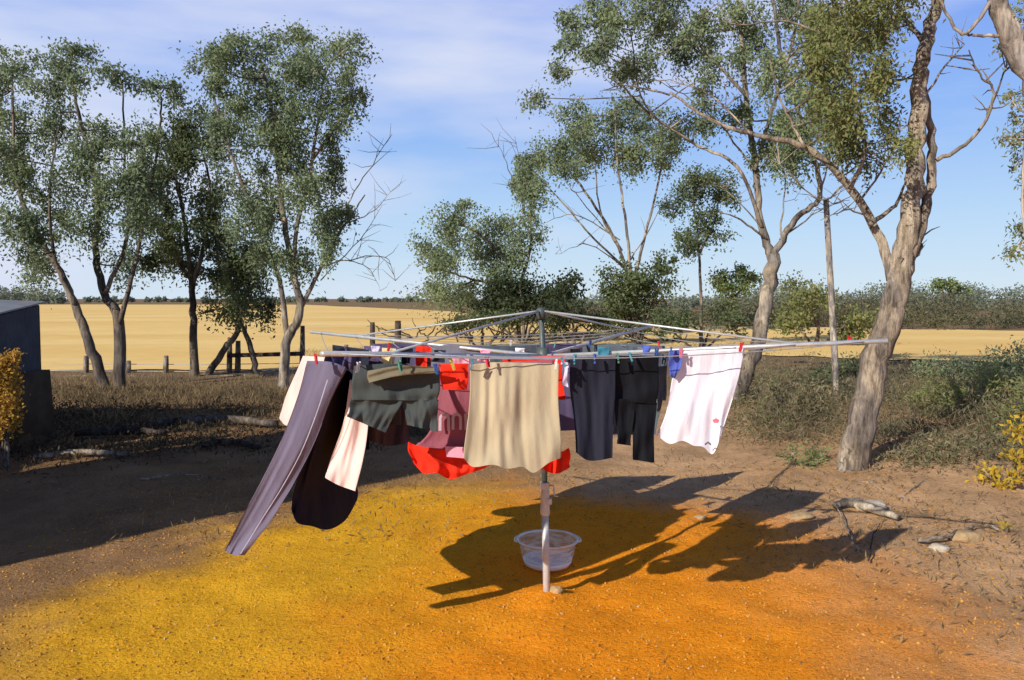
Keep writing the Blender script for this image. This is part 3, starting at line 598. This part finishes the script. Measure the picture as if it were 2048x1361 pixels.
# ---------------------------------------------------------------- rotary clothesline
foot = G(1094, 1195); D = foot.y
top = P(1082, 622, D); top.y = D
hub = P(1086, 712, D)
hz = thing('rotary_clothesline', 'grey rotary clothesline with four spread arms standing in the yard', 'clothesline', foot)
coll = P(1090, 1030, D); coll2 = P(1090, 985, D)
mb = MB(); mb.tube([foot+Vector((0, 0, -.1)), foot.lerp(coll, .5), coll], [.0215, .0215, .0215], 14); mb.build('lower_mast', M['mast'], hz)
mb = MB(); mb.tube([coll+Vector((0, 0, -.03)), hub, top], [.017, .017, .017], 12); mb.build('upper_mast', M['mast_dark'], hz)
mb = MB(); mb.tube([coll, coll+Vector((0, 0, .015)), coll.lerp(coll2, .5), coll2, coll2+Vector((0, 0, .05))], [.026, .030, .027, .027, .022], 14)
mb.box(coll2+Vector((0, -.015, .045)), (.056, .045, .035)); mb.box(coll2+Vector((.025, -.015, -.05)), (.03, .028, .035))
wn = mb.build('winder_housing', M['mast'], hz, False)
mb = MB(); c = coll2+Vector((.022, -.035, .05)); mb.tube([c, c+Vector((.026, -.012, 0)), c+Vector((.032, -.012, -.06)), c+Vector((.052, -.02, -.062))], .005, 8); mb.build('crank_handle', M['galv'], wn)
mb = MB(); mb.tube([hub+Vector((0, 0, -.05)), hub+Vector((0, 0, .05))], .035, 12); mb.build('hub', M['mast_dark'], hz)
mb = MB(); mb.tube([top+Vector((0, 0, -.05)), top+Vector((0, 0, .01)), top+Vector((0, 0, .02))], [.028, .028, .012], 12); mb.build('mast_cap', M['mast_dark'], hz)
AL = 1.86; tips = {}
angs = dict(right=-30, front=-120, left=150, back=60)
TZ = 1.585
for k, a in angs.items():
    dr = Vector((math.cos(math.radians(a)), math.sin(math.radians(a)), 0))
    tip = hub+dr*AL; tip.z = TZ+(.015 if k == 'right' else -.02 if k == 'left' else 0); tips[k] = tip
    mb = MB(); mb.tube([hub+dr*.03, hub.lerp(tip, .5), tip], [.0115, .0115, .0115], 10); mb.build('arm', M['galv'], hz)
    mb = MB(); mb.tube([top, hub.lerp(tip, .79)], .006, 8); mb.build('strut', M['galv'], hz)
order = ['right', 'front', 'left', 'back']
for tt in (.95, .78, .62, .46):
    mb = MB()
    for i in range(4):
        a_ = hub.lerp(tips[order[i]], tt); b_ = hub.lerp(tips[order[(i+1) % 4]], tt)
        mb.tube([a_.lerp(b_, s_)+Vector((0, 0, -.05*4*s_*(1-s_)*tt)) for s_ in np.linspace(0, 1, 9)], .0025, 5)
    mb.build('line', M['wire'], hz)

# ---------------------------------------------------------------- washing
def cloth(name, panels, mat, label=None, cat='clothing', fold=(3, .02), thick=.03, nx=40, ny=40, parent=None, phase=None):
    mb = MB()
    if phase is None: phase = random.uniform(0, 6)
    for pi, cur in enumerate(panels):
        res = []
        for c in cur:
            a = np.array(c, float)
            sg = np.r_[0, np.cumsum(np.hypot(*(a[1:, :2]-a[:-1, :2]).T))]; sg /= sg[-1]
            u = np.linspace(0, 1, nx)
            if len(a) > 2:
                sp = np.array(smooth_pts(a, 6)); st = np.interp(np.arange(len(sp))/6, np.arange(len(a)), sg)
                res.append(np.stack([np.interp(u, st, sp[:, i]) for i in range(3)], 1))
            else: res.append(np.stack([np.interp(u, sg, a[:, i]) for i in range(3)], 1))
        flat = smooth_pts([r_.ravel() for r_ in res], 12); flat = np.array(flat).reshape(len(flat), nx, 3)
        idx = np.linspace(0, len(flat)-1, ny); lo = np.floor(idx).astype(int); hi = np.minimum(lo+1, len(flat)-1); fr_ = (idx-lo)[:, None, None]
        S = flat[lo]*(1-fr_)+flat[hi]*fr_
        fc, fa_ = fold; ph = phase+pi*1.7
        b0 = len(mb.v); ring = 2*nx; u = np.linspace(0, 1, nx)
        for j in range(ny):
            v = j/(ny-1)
            ud = u+.05*math.sin(2.2*v+ph)*(1-u)*u*4
            W = fa_*(.35+.65*v)*((vn(ud*fc*2.0+ph*7, v*1.1+ph*3+0*u)-.5)*3+(vn(ud*fc*4.6+ph*3, v*2.0+ph*5+0*u)-.5)*1.3+(vn(ud*fc*1.2-v*2+ph, v*3+ph*2+u*3)-.5)*.8)
            front = []; back = []
            for i in range(nx):
                x, y, d_ = S[j, i]; w = float(W[i])+.005*math.sin(8*v+4*u[i]+ph)
                x += 2.5*math.sin(6*v+ph+(3 if u[i] > .5 else 0))*abs(2*u[i]-1)**3*v
                e = max(math.sin(math.pi*u[i]), 0)**.5*(thick*(.35+.65*v))
                front.append(tuple(P(x, y, d_+w))); back.append(tuple(P(x, y-(3 if v > .9 else 0), d_+w*.6+e+.002)))
            mb.v += front+back[::-1]
        for j in range(ny-1):
            for i in range(ring):
                i2 = (i+1) % ring; mb.f.append((b0+j*ring+i, b0+j*ring+i2, b0+(j+1)*ring+i2, b0+(j+1)*ring+i))
        for i in range(nx-1): mb.f.append((b0+i+1, b0+i, b0+ring-1-i, b0+ring-2-i))
    o = mb.build(name, mat, parent)
    if label: tag(o, label, cat)
    return o
def strip(name, pts, wpx, mat, parent):
    mb = MB(); q = smooth_pts(pts, 6)
    for x, y, d_ in q: mb.v += [tuple(P(x-wpx, y, d_)), tuple(P(x+wpx, y, d_))]
    for i in range(len(q)-1): mb.f.append((2*i, 2*i+1, 2*i+3, 2*i+2))
    return mb.build(name, mat, parent)
# purple trousers blown to the left (front leg in the light, second leg added just behind it to fill the shadow)
pt = cloth('trousers', [[[(614, 722, 3.46), (660, 724, 3.46), (692, 735, 3.47)], [(596, 790, 3.46), (662, 800, 3.48)], [(562, 880, 3.48), (630, 885, 3.50)], [(524, 960, 3.51), (590, 962, 3.53)], [(488, 1030, 3.54), (546, 1034, 3.56)], [(462, 1080, 3.57), (508, 1084, 3.59)], [(450, 1103, 3.58), (466, 1110, 3.585), (489, 1111, 3.6)]],
                        [[(630, 728, 3.55), (694, 738, 3.75)], [(606, 800, 3.6), (660, 805, 3.85)], [(574, 880, 3.64), (628, 890, 3.92)], [(536, 960, 3.68), (588, 966, 3.98)], [(498, 1030, 3.7), (545, 1036, 4.0)], [(474, 1072, 3.72), (506, 1076, 4.0)]]],
           M['purple'], 'long purple-grey trousers with pale side stripe blown out to the left', 'trousers', (1.5, .015), .04, phase=.4, ny=60)
strip('side_stripe', [(655, 760, 3.41), (632, 830, 3.42), (602, 905, 3.44), (564, 975, 3.47), (523, 1040, 3.50), (481, 1108, 3.54)], 1.0, M['stripe'], pt)
cloth('shirt', [[[(650, 714, 3.72), (672, 702, 3.78), (692, 694, 3.82), (706, 706, 3.86), (722, 712, 3.9)], [(645, 735, 3.70), (722, 742, 3.88)]]], M['plum'], 'bunched dark purple garment folded over the left corner of the lines', 'clothing', (4, .03), .05, ny=18)
cloth('dress', [[[(664, 742, 3.66), (706, 740, 5.0)], [(640, 830, 3.62), (706, 838, 5.1)], [(606, 930, 3.60), (708, 940, 5.2)], [(586, 990, 3.6), (716, 985, 5.2)], [(580, 1020, 3.6), (594, 1046, 3.7), (624, 1053, 3.9), (655, 1060, 4.3), (690, 1042, 4.9), (717, 1000, 5.2)]]],
      M['black'], 'long purple-black garment hanging beside the purple trousers with rounded hem', 'clothing', (4, .06), .06, nx=60, ny=50)
cloth('towel', [[[(606, 712, 5.1), (654, 715, 4.9)], [(580, 775, 5.1), (640, 790, 4.9)], [(557, 838, 5.1), (575, 852, 5.05), (620, 850, 4.9)]]], M['peach'], 'peach cloth showing behind the top of the purple trousers', 'towel', (1.6, .016))
cloth('towel', [[[(700, 760, 3.56), (737, 765, 3.56)], [(686, 850, 3.55), (736, 848, 3.55)], [(662, 920, 3.54), (726, 915, 3.53)], [(648, 956, 3.54), (680, 972, 3.53), (713, 983, 3.52)]]], M['peach'], 'peach cloth hanging beside the black garment below the grey shorts', 'towel', (1.6, .016))
cloth('shorts', [[[(708, 732, 3.34), (790, 728, 3.36), (880, 742, 3.4)], [(704, 770, 3.33), (879, 778, 3.4)], [(701, 800, 3.33), (877, 802, 3.4)]],
                 [[(701, 796, 3.33), (808, 798, 3.37)], [(698, 815, 3.325), (792, 828, 3.365)], [(695, 834, 3.32), (771, 866, 3.35)]],
                 [[(800, 798, 3.37), (877, 800, 3.4)], [(808, 824, 3.365), (876, 830, 3.4)], [(815, 850, 3.36), (872, 864, 3.4)]]], M['shorts'], 'dark grey shorts with two legs pegged on the front line', 'shorts', (2.4, .015), .05, phase=2.2)
cloth('shirt', [[[(735, 742, 3.30), (800, 732, 3.31), (878, 735, 3.34)], [(735, 766, 3.29), (800, 752, 3.31), (878, 746, 3.34)]]], M['khaki'], 'khaki cloth folded over the line on top of the grey shorts', 'clothing', (2, .006), .05, ny=14)
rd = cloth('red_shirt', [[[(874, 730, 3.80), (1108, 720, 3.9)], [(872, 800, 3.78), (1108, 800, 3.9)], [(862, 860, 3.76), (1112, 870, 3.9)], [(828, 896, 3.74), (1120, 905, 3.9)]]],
           M['shaded_red'], 'large red shirt with pale lettering, its top painted in shade and bottom sunlit, hanging behind the tan shirt', 'shirt', (3, .014), .04, phase=1.1)  # upper shirt in darker red, painting in shade from the clothes in front
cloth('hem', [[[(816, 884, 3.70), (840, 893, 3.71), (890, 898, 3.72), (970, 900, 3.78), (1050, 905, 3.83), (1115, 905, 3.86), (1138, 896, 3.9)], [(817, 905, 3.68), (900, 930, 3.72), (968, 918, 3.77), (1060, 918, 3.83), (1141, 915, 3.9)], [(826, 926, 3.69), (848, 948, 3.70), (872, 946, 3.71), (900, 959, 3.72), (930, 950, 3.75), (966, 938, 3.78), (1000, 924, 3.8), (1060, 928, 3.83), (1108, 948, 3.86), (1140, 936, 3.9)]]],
      M['red'], parent=rd, fold=(7, .045), thick=.05, phase=3.3, nx=90, ny=24)  # sunlit lower part of the same shirt, coloured apart as unshaded red
rd.children[0]['label'] = 'sunlit crumpled bottom of the red shirt, painted brighter'
def stroke(mb, pts, wpx):
    q = [np.array(p, float) for p in pts]; n = len(q); b0 = len(mb.v)
    for i in range(n):
        t_ = q[min(i+1, n-1)][:2]-q[max(i-1, 0)][:2]; t_ /= np.linalg.norm(t_); nn = np.array([-t_[1], t_[0]])*wpx
        for s_ in (1, -1): mb.v.append(tuple(P(q[i][0]+nn[0]*s_, q[i][1]+nn[1]*s_, q[i][2])))
    for i in range(n-1): mb.f.append((b0+2*i, b0+2*i+1, b0+2*i+3, b0+2*i+2))
mb = MB(); LD = 3.735
def arch(x0, x1, y0, y1): return [(x0, y1, LD), (x0, (y0+y1)/2, LD)]+[((x0+x1)/2-(x1-x0)/2*math.cos(a), y0+8-8*math.sin(a), LD) for a in np.linspace(0, math.pi, 9)]+[(x1, (y0+y1)/2, LD), (x1, y1, LD)]
stroke(mb, arch(880, 897, 830, 862), 2.8); stroke(mb, arch(906, 921, 829, 860), 2.8); stroke(mb, [(931, 828, LD), (932, 845, LD), (932, 860, LD)], 2.8)
mb.build('lettering', M['letter'], rd, False)
mb = MB(); mb.v += [tuple(P(x, y, d_)) for x, y, d_ in ((890, 893, 3.64), (930, 895, 3.65), (928, 917, 3.64), (893, 914, 3.63))]; mb.f.append((0, 1, 2, 3)); mb.build('print', M['pink'], rd, False)
cloth('face_cloth', [[[(881, 729, 3.42), (936, 727, 3.43)], [(881, 755, 3.41), (936, 756, 3.43)], [(883, 780, 3.41), (936, 781, 3.43)]]], M['red'], 'small square red cloth pegged between the shorts and the tan shirt', 'cloth', (1.2, .006), .02, ny=16)
cloth('tan_shirt', [[[(940, 730, 3.42), (985, 725, 3.44), (1050, 726, 3.46), (1118, 727, 3.48)], [(939, 800, 3.41), (1117, 800, 3.46)], [(933, 870, 3.39), (1120, 870, 3.44)], [(925, 915, 3.38), (945, 934, 3.39), (985, 930, 3.39), (1015, 938, 3.4), (1045, 934, 3.41), (1068, 946, 3.42), (1098, 926, 3.43), (1123, 916, 3.45)]]],
      M['tan'], 'tan knitted shirt hanging at the centre of the front line', 'shirt', (3.6, .014), .05, nx=80, ny=56, phase=.9)
cloth('strap', [[[(1122, 725, 3.5), (1137, 725, 3.5)], [(1124, 770, 3.5), (1136, 775, 3.5)]]], M['lilac'], 'narrow pale cloth hanging between the tan shirt and navy trousers', 'cloth', (1, .004), .015, nx=10, ny=12)
cloth('trousers', [[[(1140, 716, 3.55), (1232, 714, 3.6)], [(1140, 770, 3.54), (1230, 770, 3.6)], [(1146, 830, 3.54), (1229, 830, 3.6)], [(1150, 905, 3.53), (1180, 922, 3.55), (1227, 916, 3.58)]]], M['navy'], 'dark navy trousers folded double next to the tan shirt', 'trousers', (2, .015), .05)
cloth('trousers', [[[(1232, 712, 3.62), (1318, 712, 3.67)], [(1230, 765, 3.62), (1316, 770, 3.67)], [(1228, 800, 3.62), (1314, 810, 3.67)]],
                   [[(1228, 797, 3.62), (1270, 800, 3.65)], [(1232, 850, 3.62), (1266, 850, 3.64)], [(1234, 888, 3.61), (1262, 892, 3.63)]],
                   [[(1262, 800, 3.64), (1314, 806, 3.67)], [(1264, 860, 3.64), (1310, 860, 3.67)], [(1268, 920, 3.63), (1306, 926, 3.66)]]], M['charcoal'], 'black trousers with two separate legs beside the navy pair', 'trousers', (1.3, .012), .05)
cloth('blue_cloth', [[[(1338, 702, 3.70), (1368, 701, 3.71)], [(1338, 730, 3.69), (1360, 735, 3.7)], [(1338, 752, 3.69), (1352, 758, 3.7)]]], M['blue'], 'small bright blue cloth at the left shoulder of the white shirt', 'cloth', (1.2, .006), .02, ny=16)
cloth('slate_cloth', [[[(1310, 706, 3.75), (1336, 706, 3.76)], [(1312, 755, 3.75), (1334, 755, 3.76)], [(1316, 800, 3.75), (1330, 802, 3.76)]]], M['slate'], 'narrow blue-grey cloth between the black trousers and the white shirt', 'cloth', (1.2, .006), .02, ny=16)
ws = cloth('white_shirt', [[[(1356, 703, 3.74), (1420, 700, 3.76), (1490, 697, 3.80)], [(1344, 760, 3.73), (1476, 760, 3.78)], [(1332, 820, 3.72), (1460, 820, 3.76)], [(1316, 872, 3.71), (1340, 888, 3.715), (1365, 882, 3.72), (1388, 892, 3.72), (1406, 894, 3.73), (1426, 908, 3.74), (1442, 868, 3.76)]]],
           M['white'], 'pale white shirt with a tiny red motif at the right end of the front line', 'shirt', (2.4, .013), .05, nx=60, ny=48, phase=4.1)
mb = MB(); mc = P(1432, 842, 3.695)
for a in range(5):
    an = a*2*math.pi/5+.3; c = mc+Vector((math.cos(an)*.009, 0, math.sin(an)*.006)); b0 = len(mb.v)
    mb.v += [tuple(c+Vector((math.cos(t_)*.008, -.001*a, math.sin(t_)*.006))) for t_ in np.linspace(0, 2*math.pi, 9)[:-1]]; mb.f.append(tuple(range(b0, b0+8)))
mb.build('motif', M['ppink'], ws, False)
mb = MB(); stroke(mb, [(1410, 890, 3.69), (1416, 885, 3.69), (1422, 890, 3.69)], 1.8); mb.build('print', M['slate'], ws, False)
# washing on the inner and rear lines
cloth('plum_shirt', [[[(728, 692, 4.6), (835, 698, 4.5)], [(725, 780, 4.6), (835, 790, 4.5)], [(735, 880, 4.58), (775, 892, 4.55), (815, 886, 4.5)]]], M['plum'], 'dark purple shirt on the inner line behind the grey shorts', 'shirt', (2.5, .02))
cloth('red_cloth', [[[(832, 692, 4.4), (862, 694, 4.4)], [(832, 760, 4.4), (860, 762, 4.4)]]], M['red'], 'small red cloth pinned on the inner line above the grey shorts', 'cloth', (1.3, .008), .02, ny=14)
cloth('yellow_cloth', [[[(764, 696, 4.3), (792, 698, 4.3)], [(764, 735, 4.3), (790, 740, 4.3)]]], M['yellow'], 'small cream yellow cloth on the inner line above the shorts', 'cloth', (1.3, .008), .02, ny=14)
cloth('grey_shirt', [[[(862, 694, 5.1), (900, 690, 5.05), (965, 696, 5.0)], [(862, 790, 5.1), (965, 790, 5.0)]]], M['grey'], 'dull grey shirt on the far inner line left of the mast', 'shirt', (2.5, .02))
cloth('pink_cloth', [[[(905, 710, 4.2), (938, 710, 4.2)], [(905, 760, 4.2), (936, 760, 4.2)]]], M['pink'], 'pink and white cloth just left of the tan shirt top', 'cloth', (1.3, .008), .02, ny=14)
cloth('red_towel', [[[(1005, 718, 4.3), (1080, 712, 4.3), (1130, 711, 4.3)], [(1005, 800, 4.3), (1128, 800, 4.3)]]], M['red'], 'red towel edge on the inner line above the tan shirt', 'towel', (2.5, .016))
cloth('slate_shirt', [[[(1165, 692, 5.3), (1240, 688, 5.15), (1330, 692, 5.0)], [(1165, 800, 5.3), (1326, 800, 5.0)], [(1168, 870, 5.3), (1310, 870, 5.0)]]], M['slate'], 'blue-grey shirt on the rear line behind the dark trousers', 'shirt', (2.5, .02))
cloth('grey_shirt', [[[(962, 690, 5.7), (1075, 688, 5.8)], [(962, 790, 5.7), (1075, 790, 5.8)], [(965, 880, 5.7), (1075, 885, 5.8)]]], M['slate'], 'dark grey shirt on the rear line left of the mast top', 'shirt', (2, .02))
cloth('rear_towel', [[[(1070, 690, 5.85), (1168, 686, 6.0)], [(1070, 790, 5.85), (1168, 790, 6.0)], [(1070, 865, 5.85), (1166, 860, 6.0)]]], M['plum'], 'dull purple towel on the rear line just right of the mast', 'towel', (2, .02))
cloth('rear_sheet', [[[(745, 688, 5.75), (850, 686, 5.8), (966, 692, 5.85)], [(745, 780, 5.75), (964, 780, 5.85)], [(750, 850, 5.75), (960, 855, 5.85)]]], M['plum'], 'wide purple-grey sheet on the rear left line behind the cream yellow cloth', 'sheet', (3, .02))
cloth('shadow_towel', [[[(738, 700, 4.1), (665, 690, 5.1)], [(736, 790, 4.1), (665, 790, 5.1)], [(736, 900, 4.1), (668, 900, 5.1)]]], M['navy'], 'added shadow-filling dark towel on the left inner line behind the peach cloth', 'towel', (2, .02))  # extra towel put in to lengthen the left part of the shadow
cloth('shadow_shirt', [[[(800, 712, 4.1), (745, 704, 5.0)], [(800, 790, 4.1), (745, 790, 5.0)], [(800, 850, 4.1), (748, 850, 5.0)]]], M['grey'], 'added shadow-filling grey shirt on the second left line behind the grey shorts', 'shirt', (2, .02))  # unseen extra shirt, put in to thicken the left shadow
cloth('inner_shadow_towel', [[[(860, 716, 4.3), (800, 706, 5.3)], [(860, 790, 4.3), (800, 790, 5.3)], [(862, 846, 4.3), (804, 846, 5.3)]]], M['charcoal'], 'added shadow-filling black towel on the third left line behind the right leg of the shorts', 'towel', (2, .02))  # unseen extra towel added to close gaps in the left shadow
cloth('right_shadow_shirt', [[[(1145, 720, 4.05), (1230, 718, 4.15), (1312, 714, 4.25)], [(1150, 800, 4.05), (1308, 800, 4.25)], [(1160, 866, 4.05), (1300, 870, 4.25)]]], M['navy'], 'added shadow-filling navy shirt on the second line, hidden close behind the dark trousers', 'shirt', (2, .02))  # unseen extra garment added to make the right shadow solid
cloth('mid_shadow_towel', [[[(945, 735, 3.98), (1040, 735, 4.02), (1112, 732, 4.08)], [(945, 800, 3.98), (1110, 800, 4.08)], [(945, 885, 3.98), (1108, 885, 4.08)]]], M['charcoal'], 'added shadow-filling dark towel on the third line, hidden behind the tan shirt', 'towel', (2, .02))  # unseen extra cloth added to fill the shadow behind the tan shirt
for x0, x1, y0, y1, d_, mt, lab in ((1195, 1220, 694, 730, 4.5, 'teal', 'small teal cloth on the inner line above the navy trousers'), (1250, 1275, 692, 730, 4.5, 'slate', 'small slate sock on the inner line above the black trousers'),
                                   (1030, 1050, 696, 720, 4.9, 'white', 'small white sock on the inner line just left of the mast'), (960, 982, 700, 722, 4.7, 'pink', 'small pink sock on the inner line above the tan shirt left side'),
                                   (1284, 1302, 690, 726, 4.4, 'blue', 'small blue sock on the inner line above the right black trouser leg'), (868, 892, 700, 724, 4.7, 'navy', 'small navy sock on the inner line above the square red cloth'), (742, 760, 692, 722, 4.2, 'lilac', 'small lilac sock on the inner line left of the cream yellow cloth'),
                                   (1140, 1160, 698, 726, 4.7, 'charcoal', 'small black sock on the inner line right of the mast'), (802, 826, 694, 726, 4.35, 'charcoal', 'small black sock on the inner line between the cream and red cloths')):
    cloth('small_cloth', [[[(x0, y0, d_), (x1, y0+1, d_)], [(x0+1, (y0+y1)/2, d_), (x1-2, (y0+y1)/2, d_)], [(x0-3, y1, d_), (x1-5, y1+2, d_)]]], M[mt], lab, 'cloth', (1.2, .008), .02, nx=14, ny=14)

# pegs
peg_mesh = {}
def peg(label, px, py, d, col, rot=0):
    if col not in peg_mesh:
        mb = MB()
        for s_ in (-1, 1):
            b0 = len(mb.v)
            for z, w, off in ((-.024, .004, .0025), (-.008, .005, .004), (.008, .005, .0035), (.021, .004, .008)):
                for i, j in ((-1, 0), (1, 0), (1, 1), (-1, 1)): mb.v.append((i*.004, s_*(off+j*w), z))
            for k in range(3):
                for i in range(4):
                    i2 = (i+1) % 4; mb.f.append((b0+k*4+i, b0+k*4+i2, b0+k*4+4+i2, b0+k*4+4+i))
            mb.f += [(b0+3, b0+2, b0+1, b0), (b0+12, b0+13, b0+14, b0+15)]
        mb.tube([(-.0065, 0, .003), (.0065, 0, .003)], .0035, 8)
        o = mb.build('clothes_peg', M[col], None, False); peg_mesh[col] = o.data
    else:
        o = bpy.data.objects.new('clothes_peg', peg_mesh[col]); COL.objects.link(o)
    o.location = P(px, py, d); o.rotation_euler = (random.uniform(-.15, .15), random.uniform(-.35, .35), rot+random.uniform(-.6, .6))
    return tag(o, label, 'clothes peg', 'clothes pegs on the lines')
for a in [('red peg clipped near the bare tip of the right arm', 1700, 679, 3.95, 'pred', 1.2), ('pink-red peg at the right shoulder of the white shirt', 1482, 694, 3.76, 'pred'),
          ('red peg at the left shoulder of the white shirt', 1362, 706, 3.68, 'ppink'), ('blue peg above the small bright blue cloth', 1342, 704, 3.66, 'pblue'),
          ('blue peg above the narrow blue-grey cloth', 1313, 706, 3.70, 'pblue'), ('teal peg at the middle of the black trousers waist', 1262, 714, 3.58, 'pteal'),
          ('green peg between the navy and black trousers', 1236, 716, 3.55, 'pgreen'), ('teal peg at the left top of the navy trousers', 1150, 718, 3.5, 'pteal'), ('blue peg in the middle of the navy trousers top', 1190, 717, 3.52, 'pblue'),
          ('white peg at the right top corner of the tan shirt', 1112, 728, 3.42, 'pwhite'), ('teal peg at the right end of the tan shirt next to the white peg', 1126, 724, 3.45, 'pteal'), ('red peg on the tan shirt left of its middle', 975, 724, 3.38, 'pred'),
          ('blue peg at the left top corner of the tan shirt', 944, 728, 3.36, 'pteal'), ('yellow peg on the small square red cloth', 905, 730, 3.36, 'pyellow'), ('blue peg at the right end of the grey shorts', 872, 738, 3.3, 'pblue'),
          ('green peg in the middle of the grey shorts waist', 800, 731, 3.26, 'pgreen'), ('white peg at the left end of the grey shorts', 716, 734, 3.28, 'pwhite'), ('red peg at the top of the purple trousers', 632, 718, 3.38, 'pred'),
          ('white peg on the rear line above the dark grey shirt', 1022, 686, 5.65, 'pwhite'), ('red peg on the inner line above the cream yellow cloth', 778, 694, 4.25, 'pred'), ('blue peg on the rear line above the blue-grey shirt', 1180, 688, 5.2, 'pblue'), ('teal peg on the rear line right of the mast top', 1110, 690, 5.8, 'pteal'), ('red peg on the rear line at the corner of the blue-grey shirt', 1318, 690, 4.95, 'pred')]:
    peg(*a)

# ---------------------------------------------------------------- laundry basket
bc = G(1095, 1128); bk = thing('laundry_basket', 'clear plastic laundry basket on the ground behind the mast', 'basket', bc)
def clear(name, f0, f1, col=(1, .95, .86)):
    m, nt, b = nmat(name); b.inputs['Base Color'].default_value = (*col, 1); b.inputs['Roughness'].default_value = .12; b.inputs['Specular IOR Level'].default_value = .6
    tr = nt.nodes.new('ShaderNodeBsdfTransparent'); ms = nt.nodes.new('ShaderNodeMixShader'); n = noise(nt, 9, 3, .5, (1, 1, 5)); rr_ = ramp(nt, [(.4, (f0,)*3), (.65, (f1,)*3)])
    nt.links.new(n.outputs['Fac'], rr_.inputs[0]); nt.links.new(rr_.outputs[0], ms.inputs[0]); nt.links.new(tr.outputs[0], ms.inputs[1]); nt.links.new(b.outputs[0], ms.inputs[2]); nt.links.new(ms.outputs[0], nt.nodes['Material Output'].inputs[0])
    return m
M['clear'] = clear('clear plastic', .15, .5); M['rim'] = clear('clear plastic rim', .5, .8); M['frost'] = clear('frosted plastic base', .8, 1)
z0 = gz(bc.x, bc.y)+.002
mb = MB(); mb.lathe((bc.x, bc.y, z0), [(.168, .05), (.178, .075), (.184, .10), (.189, .13), (.193, .16), (.198, .180)], 48); mb.build('tub', M['clear'], bk)
mb = MB(); mb.lathe((bc.x, bc.y, z0), [(.0, .0), (.125, 0), (.150, .008), (.162, .026), (.168, .051), (.163, .051), (.14, .012), (0, .008)], 48); mb.build('base', M['frost'], bk)
mb = MB(); mb.lathe((bc.x, bc.y, z0), [(.196, .178), (.208, .181), (.212, .174), (.214, .181), (.210, .188), (.196, .185), (.196, .178)], 48); mb.build('rim', M['rim'], bk)
for s_ in (-1, 1):
    mb = MB(); mb.tube([(bc.x+s_*.206, bc.y-.06, z0+.181), (bc.x+s_*.222, bc.y-.03, z0+.178), (bc.x+s_*.222, bc.y+.03, z0+.178), (bc.x+s_*.206, bc.y+.06, z0+.181)], .007, 8); mb.build('handle', M['rim'], bk)

# ---------------------------------------------------------------- light
EL = 26.5; ux, uy = .646, .763
sd = Vector((ux*math.cos(math.radians(EL)), uy*math.cos(math.radians(EL)), -math.sin(math.radians(EL))))
sl = bpy.data.lights.new('sun', 'SUN'); sl.energy = 5; sl.angle = math.radians(.5); sl.color = (1, .95, .86)
so = bpy.data.objects.new('sun', sl); COL.objects.link(so); so.rotation_euler = sd.to_track_quat('-Z', 'Y').to_euler()
w = bpy.data.worlds.new('World'); SC.world = w; w.use_nodes = True; nt = w.node_tree
bg = nt.nodes['Background']; sky = nt.nodes.new('ShaderNodeTexSky'); sky.sky_type = 'NISHITA'; sky.sun_disc = False
sky.sun_elevation = math.radians(EL); sky.sun_rotation = math.atan2(-ux, -uy); sky.dust_density = .3; sky.ozone_density = 3; sky.air_density = 1
nt.links.new(sky.outputs[0], bg.inputs[0]); bg.inputs[1].default_value = .10
tcn = nt.nodes.new('ShaderNodeTexCoord')
sx = nt.nodes.new('ShaderNodeSeparateXYZ'); nt.links.new(tcn.outputs['Generated'], sx.inputs[0])
gr = ramp(nt, [(0, (.66, .80, .92)), (.09, (.50, .70, .95)), (.2, (.30, .51, .95)), (.36, (.19, .34, .91)), (.48, (.05, .11, .34)), (1, (.012, .03, .12))]); nt.links.new(sx.outputs[2], gr.inputs[0])
bg3 = nt.nodes.new('ShaderNodeBackground'); nt.links.new(gr.outputs[0], bg3.inputs[0])
mx0 = nt.nodes.new('ShaderNodeMixShader'); mx0.inputs[0].default_value = .92; nt.links.new(bg.outputs[0], mx0.inputs[1]); nt.links.new(bg3.outputs[0], mx0.inputs[2])
mp = nt.nodes.new('ShaderNodeMapping'); mp.inputs['Scale'].default_value = (1.2, 1.2, 5.5); mp.inputs['Location'].default_value = (.35, .2, .1); mp.inputs['Rotation'].default_value = (0, .12, 0)
nn = nt.nodes.new('ShaderNodeTexNoise'); nn.inputs['Scale'].default_value = 1.9; nn.inputs['Detail'].default_value = 6; nn.inputs['Roughness'].default_value = .5
nt.links.new(tcn.outputs['Generated'], mp.inputs[0]); nt.links.new(mp.outputs[0], nn.inputs['Vector'])
def madd(a, k, c):
    q = nt.nodes.new('ShaderNodeMath'); q.operation = 'MULTIPLY_ADD'; nt.links.new(a, q.inputs[0]); q.inputs[1].default_value = k
    if isinstance(c, (int, float)): q.inputs[2].default_value = c
    else: nt.links.new(c, q.inputs[2])
    return q.outputs[0]
cf = madd(sx.outputs[0], -.38, nn.outputs['Fac']); cf = madd(sx.outputs[2], .45, cf)
cr = ramp(nt, [(.51, (0, 0, 0)), (.80, (.85, .85, .85))]); nt.links.new(cf, cr.inputs[0])
bg2 = nt.nodes.new('ShaderNodeBackground'); bg2.inputs[0].default_value = (.72, .77, .93, 1); bg2.inputs[1].default_value = 1
lim = ramp(nt, [(.35, (1, 1, 1)), (.45, (.03, .03, .03))]); nt.links.new(sx.outputs[2], lim.inputs[0])
mx = nt.nodes.new('ShaderNodeMixShader'); nt.links.new(mul(nt, cr.outputs[0], lim.outputs[0]), mx.inputs[0]); nt.links.new(mx0.outputs[0], mx.inputs[1]); nt.links.new(bg2.outputs[0], mx.inputs[2])
nt.links.new(mx.outputs[0], nt.nodes['World Output'].inputs[0])
SC.view_settings.view_transform = 'Standard'; SC.view_settings.look = 'None'; SC.view_settings.exposure = 0
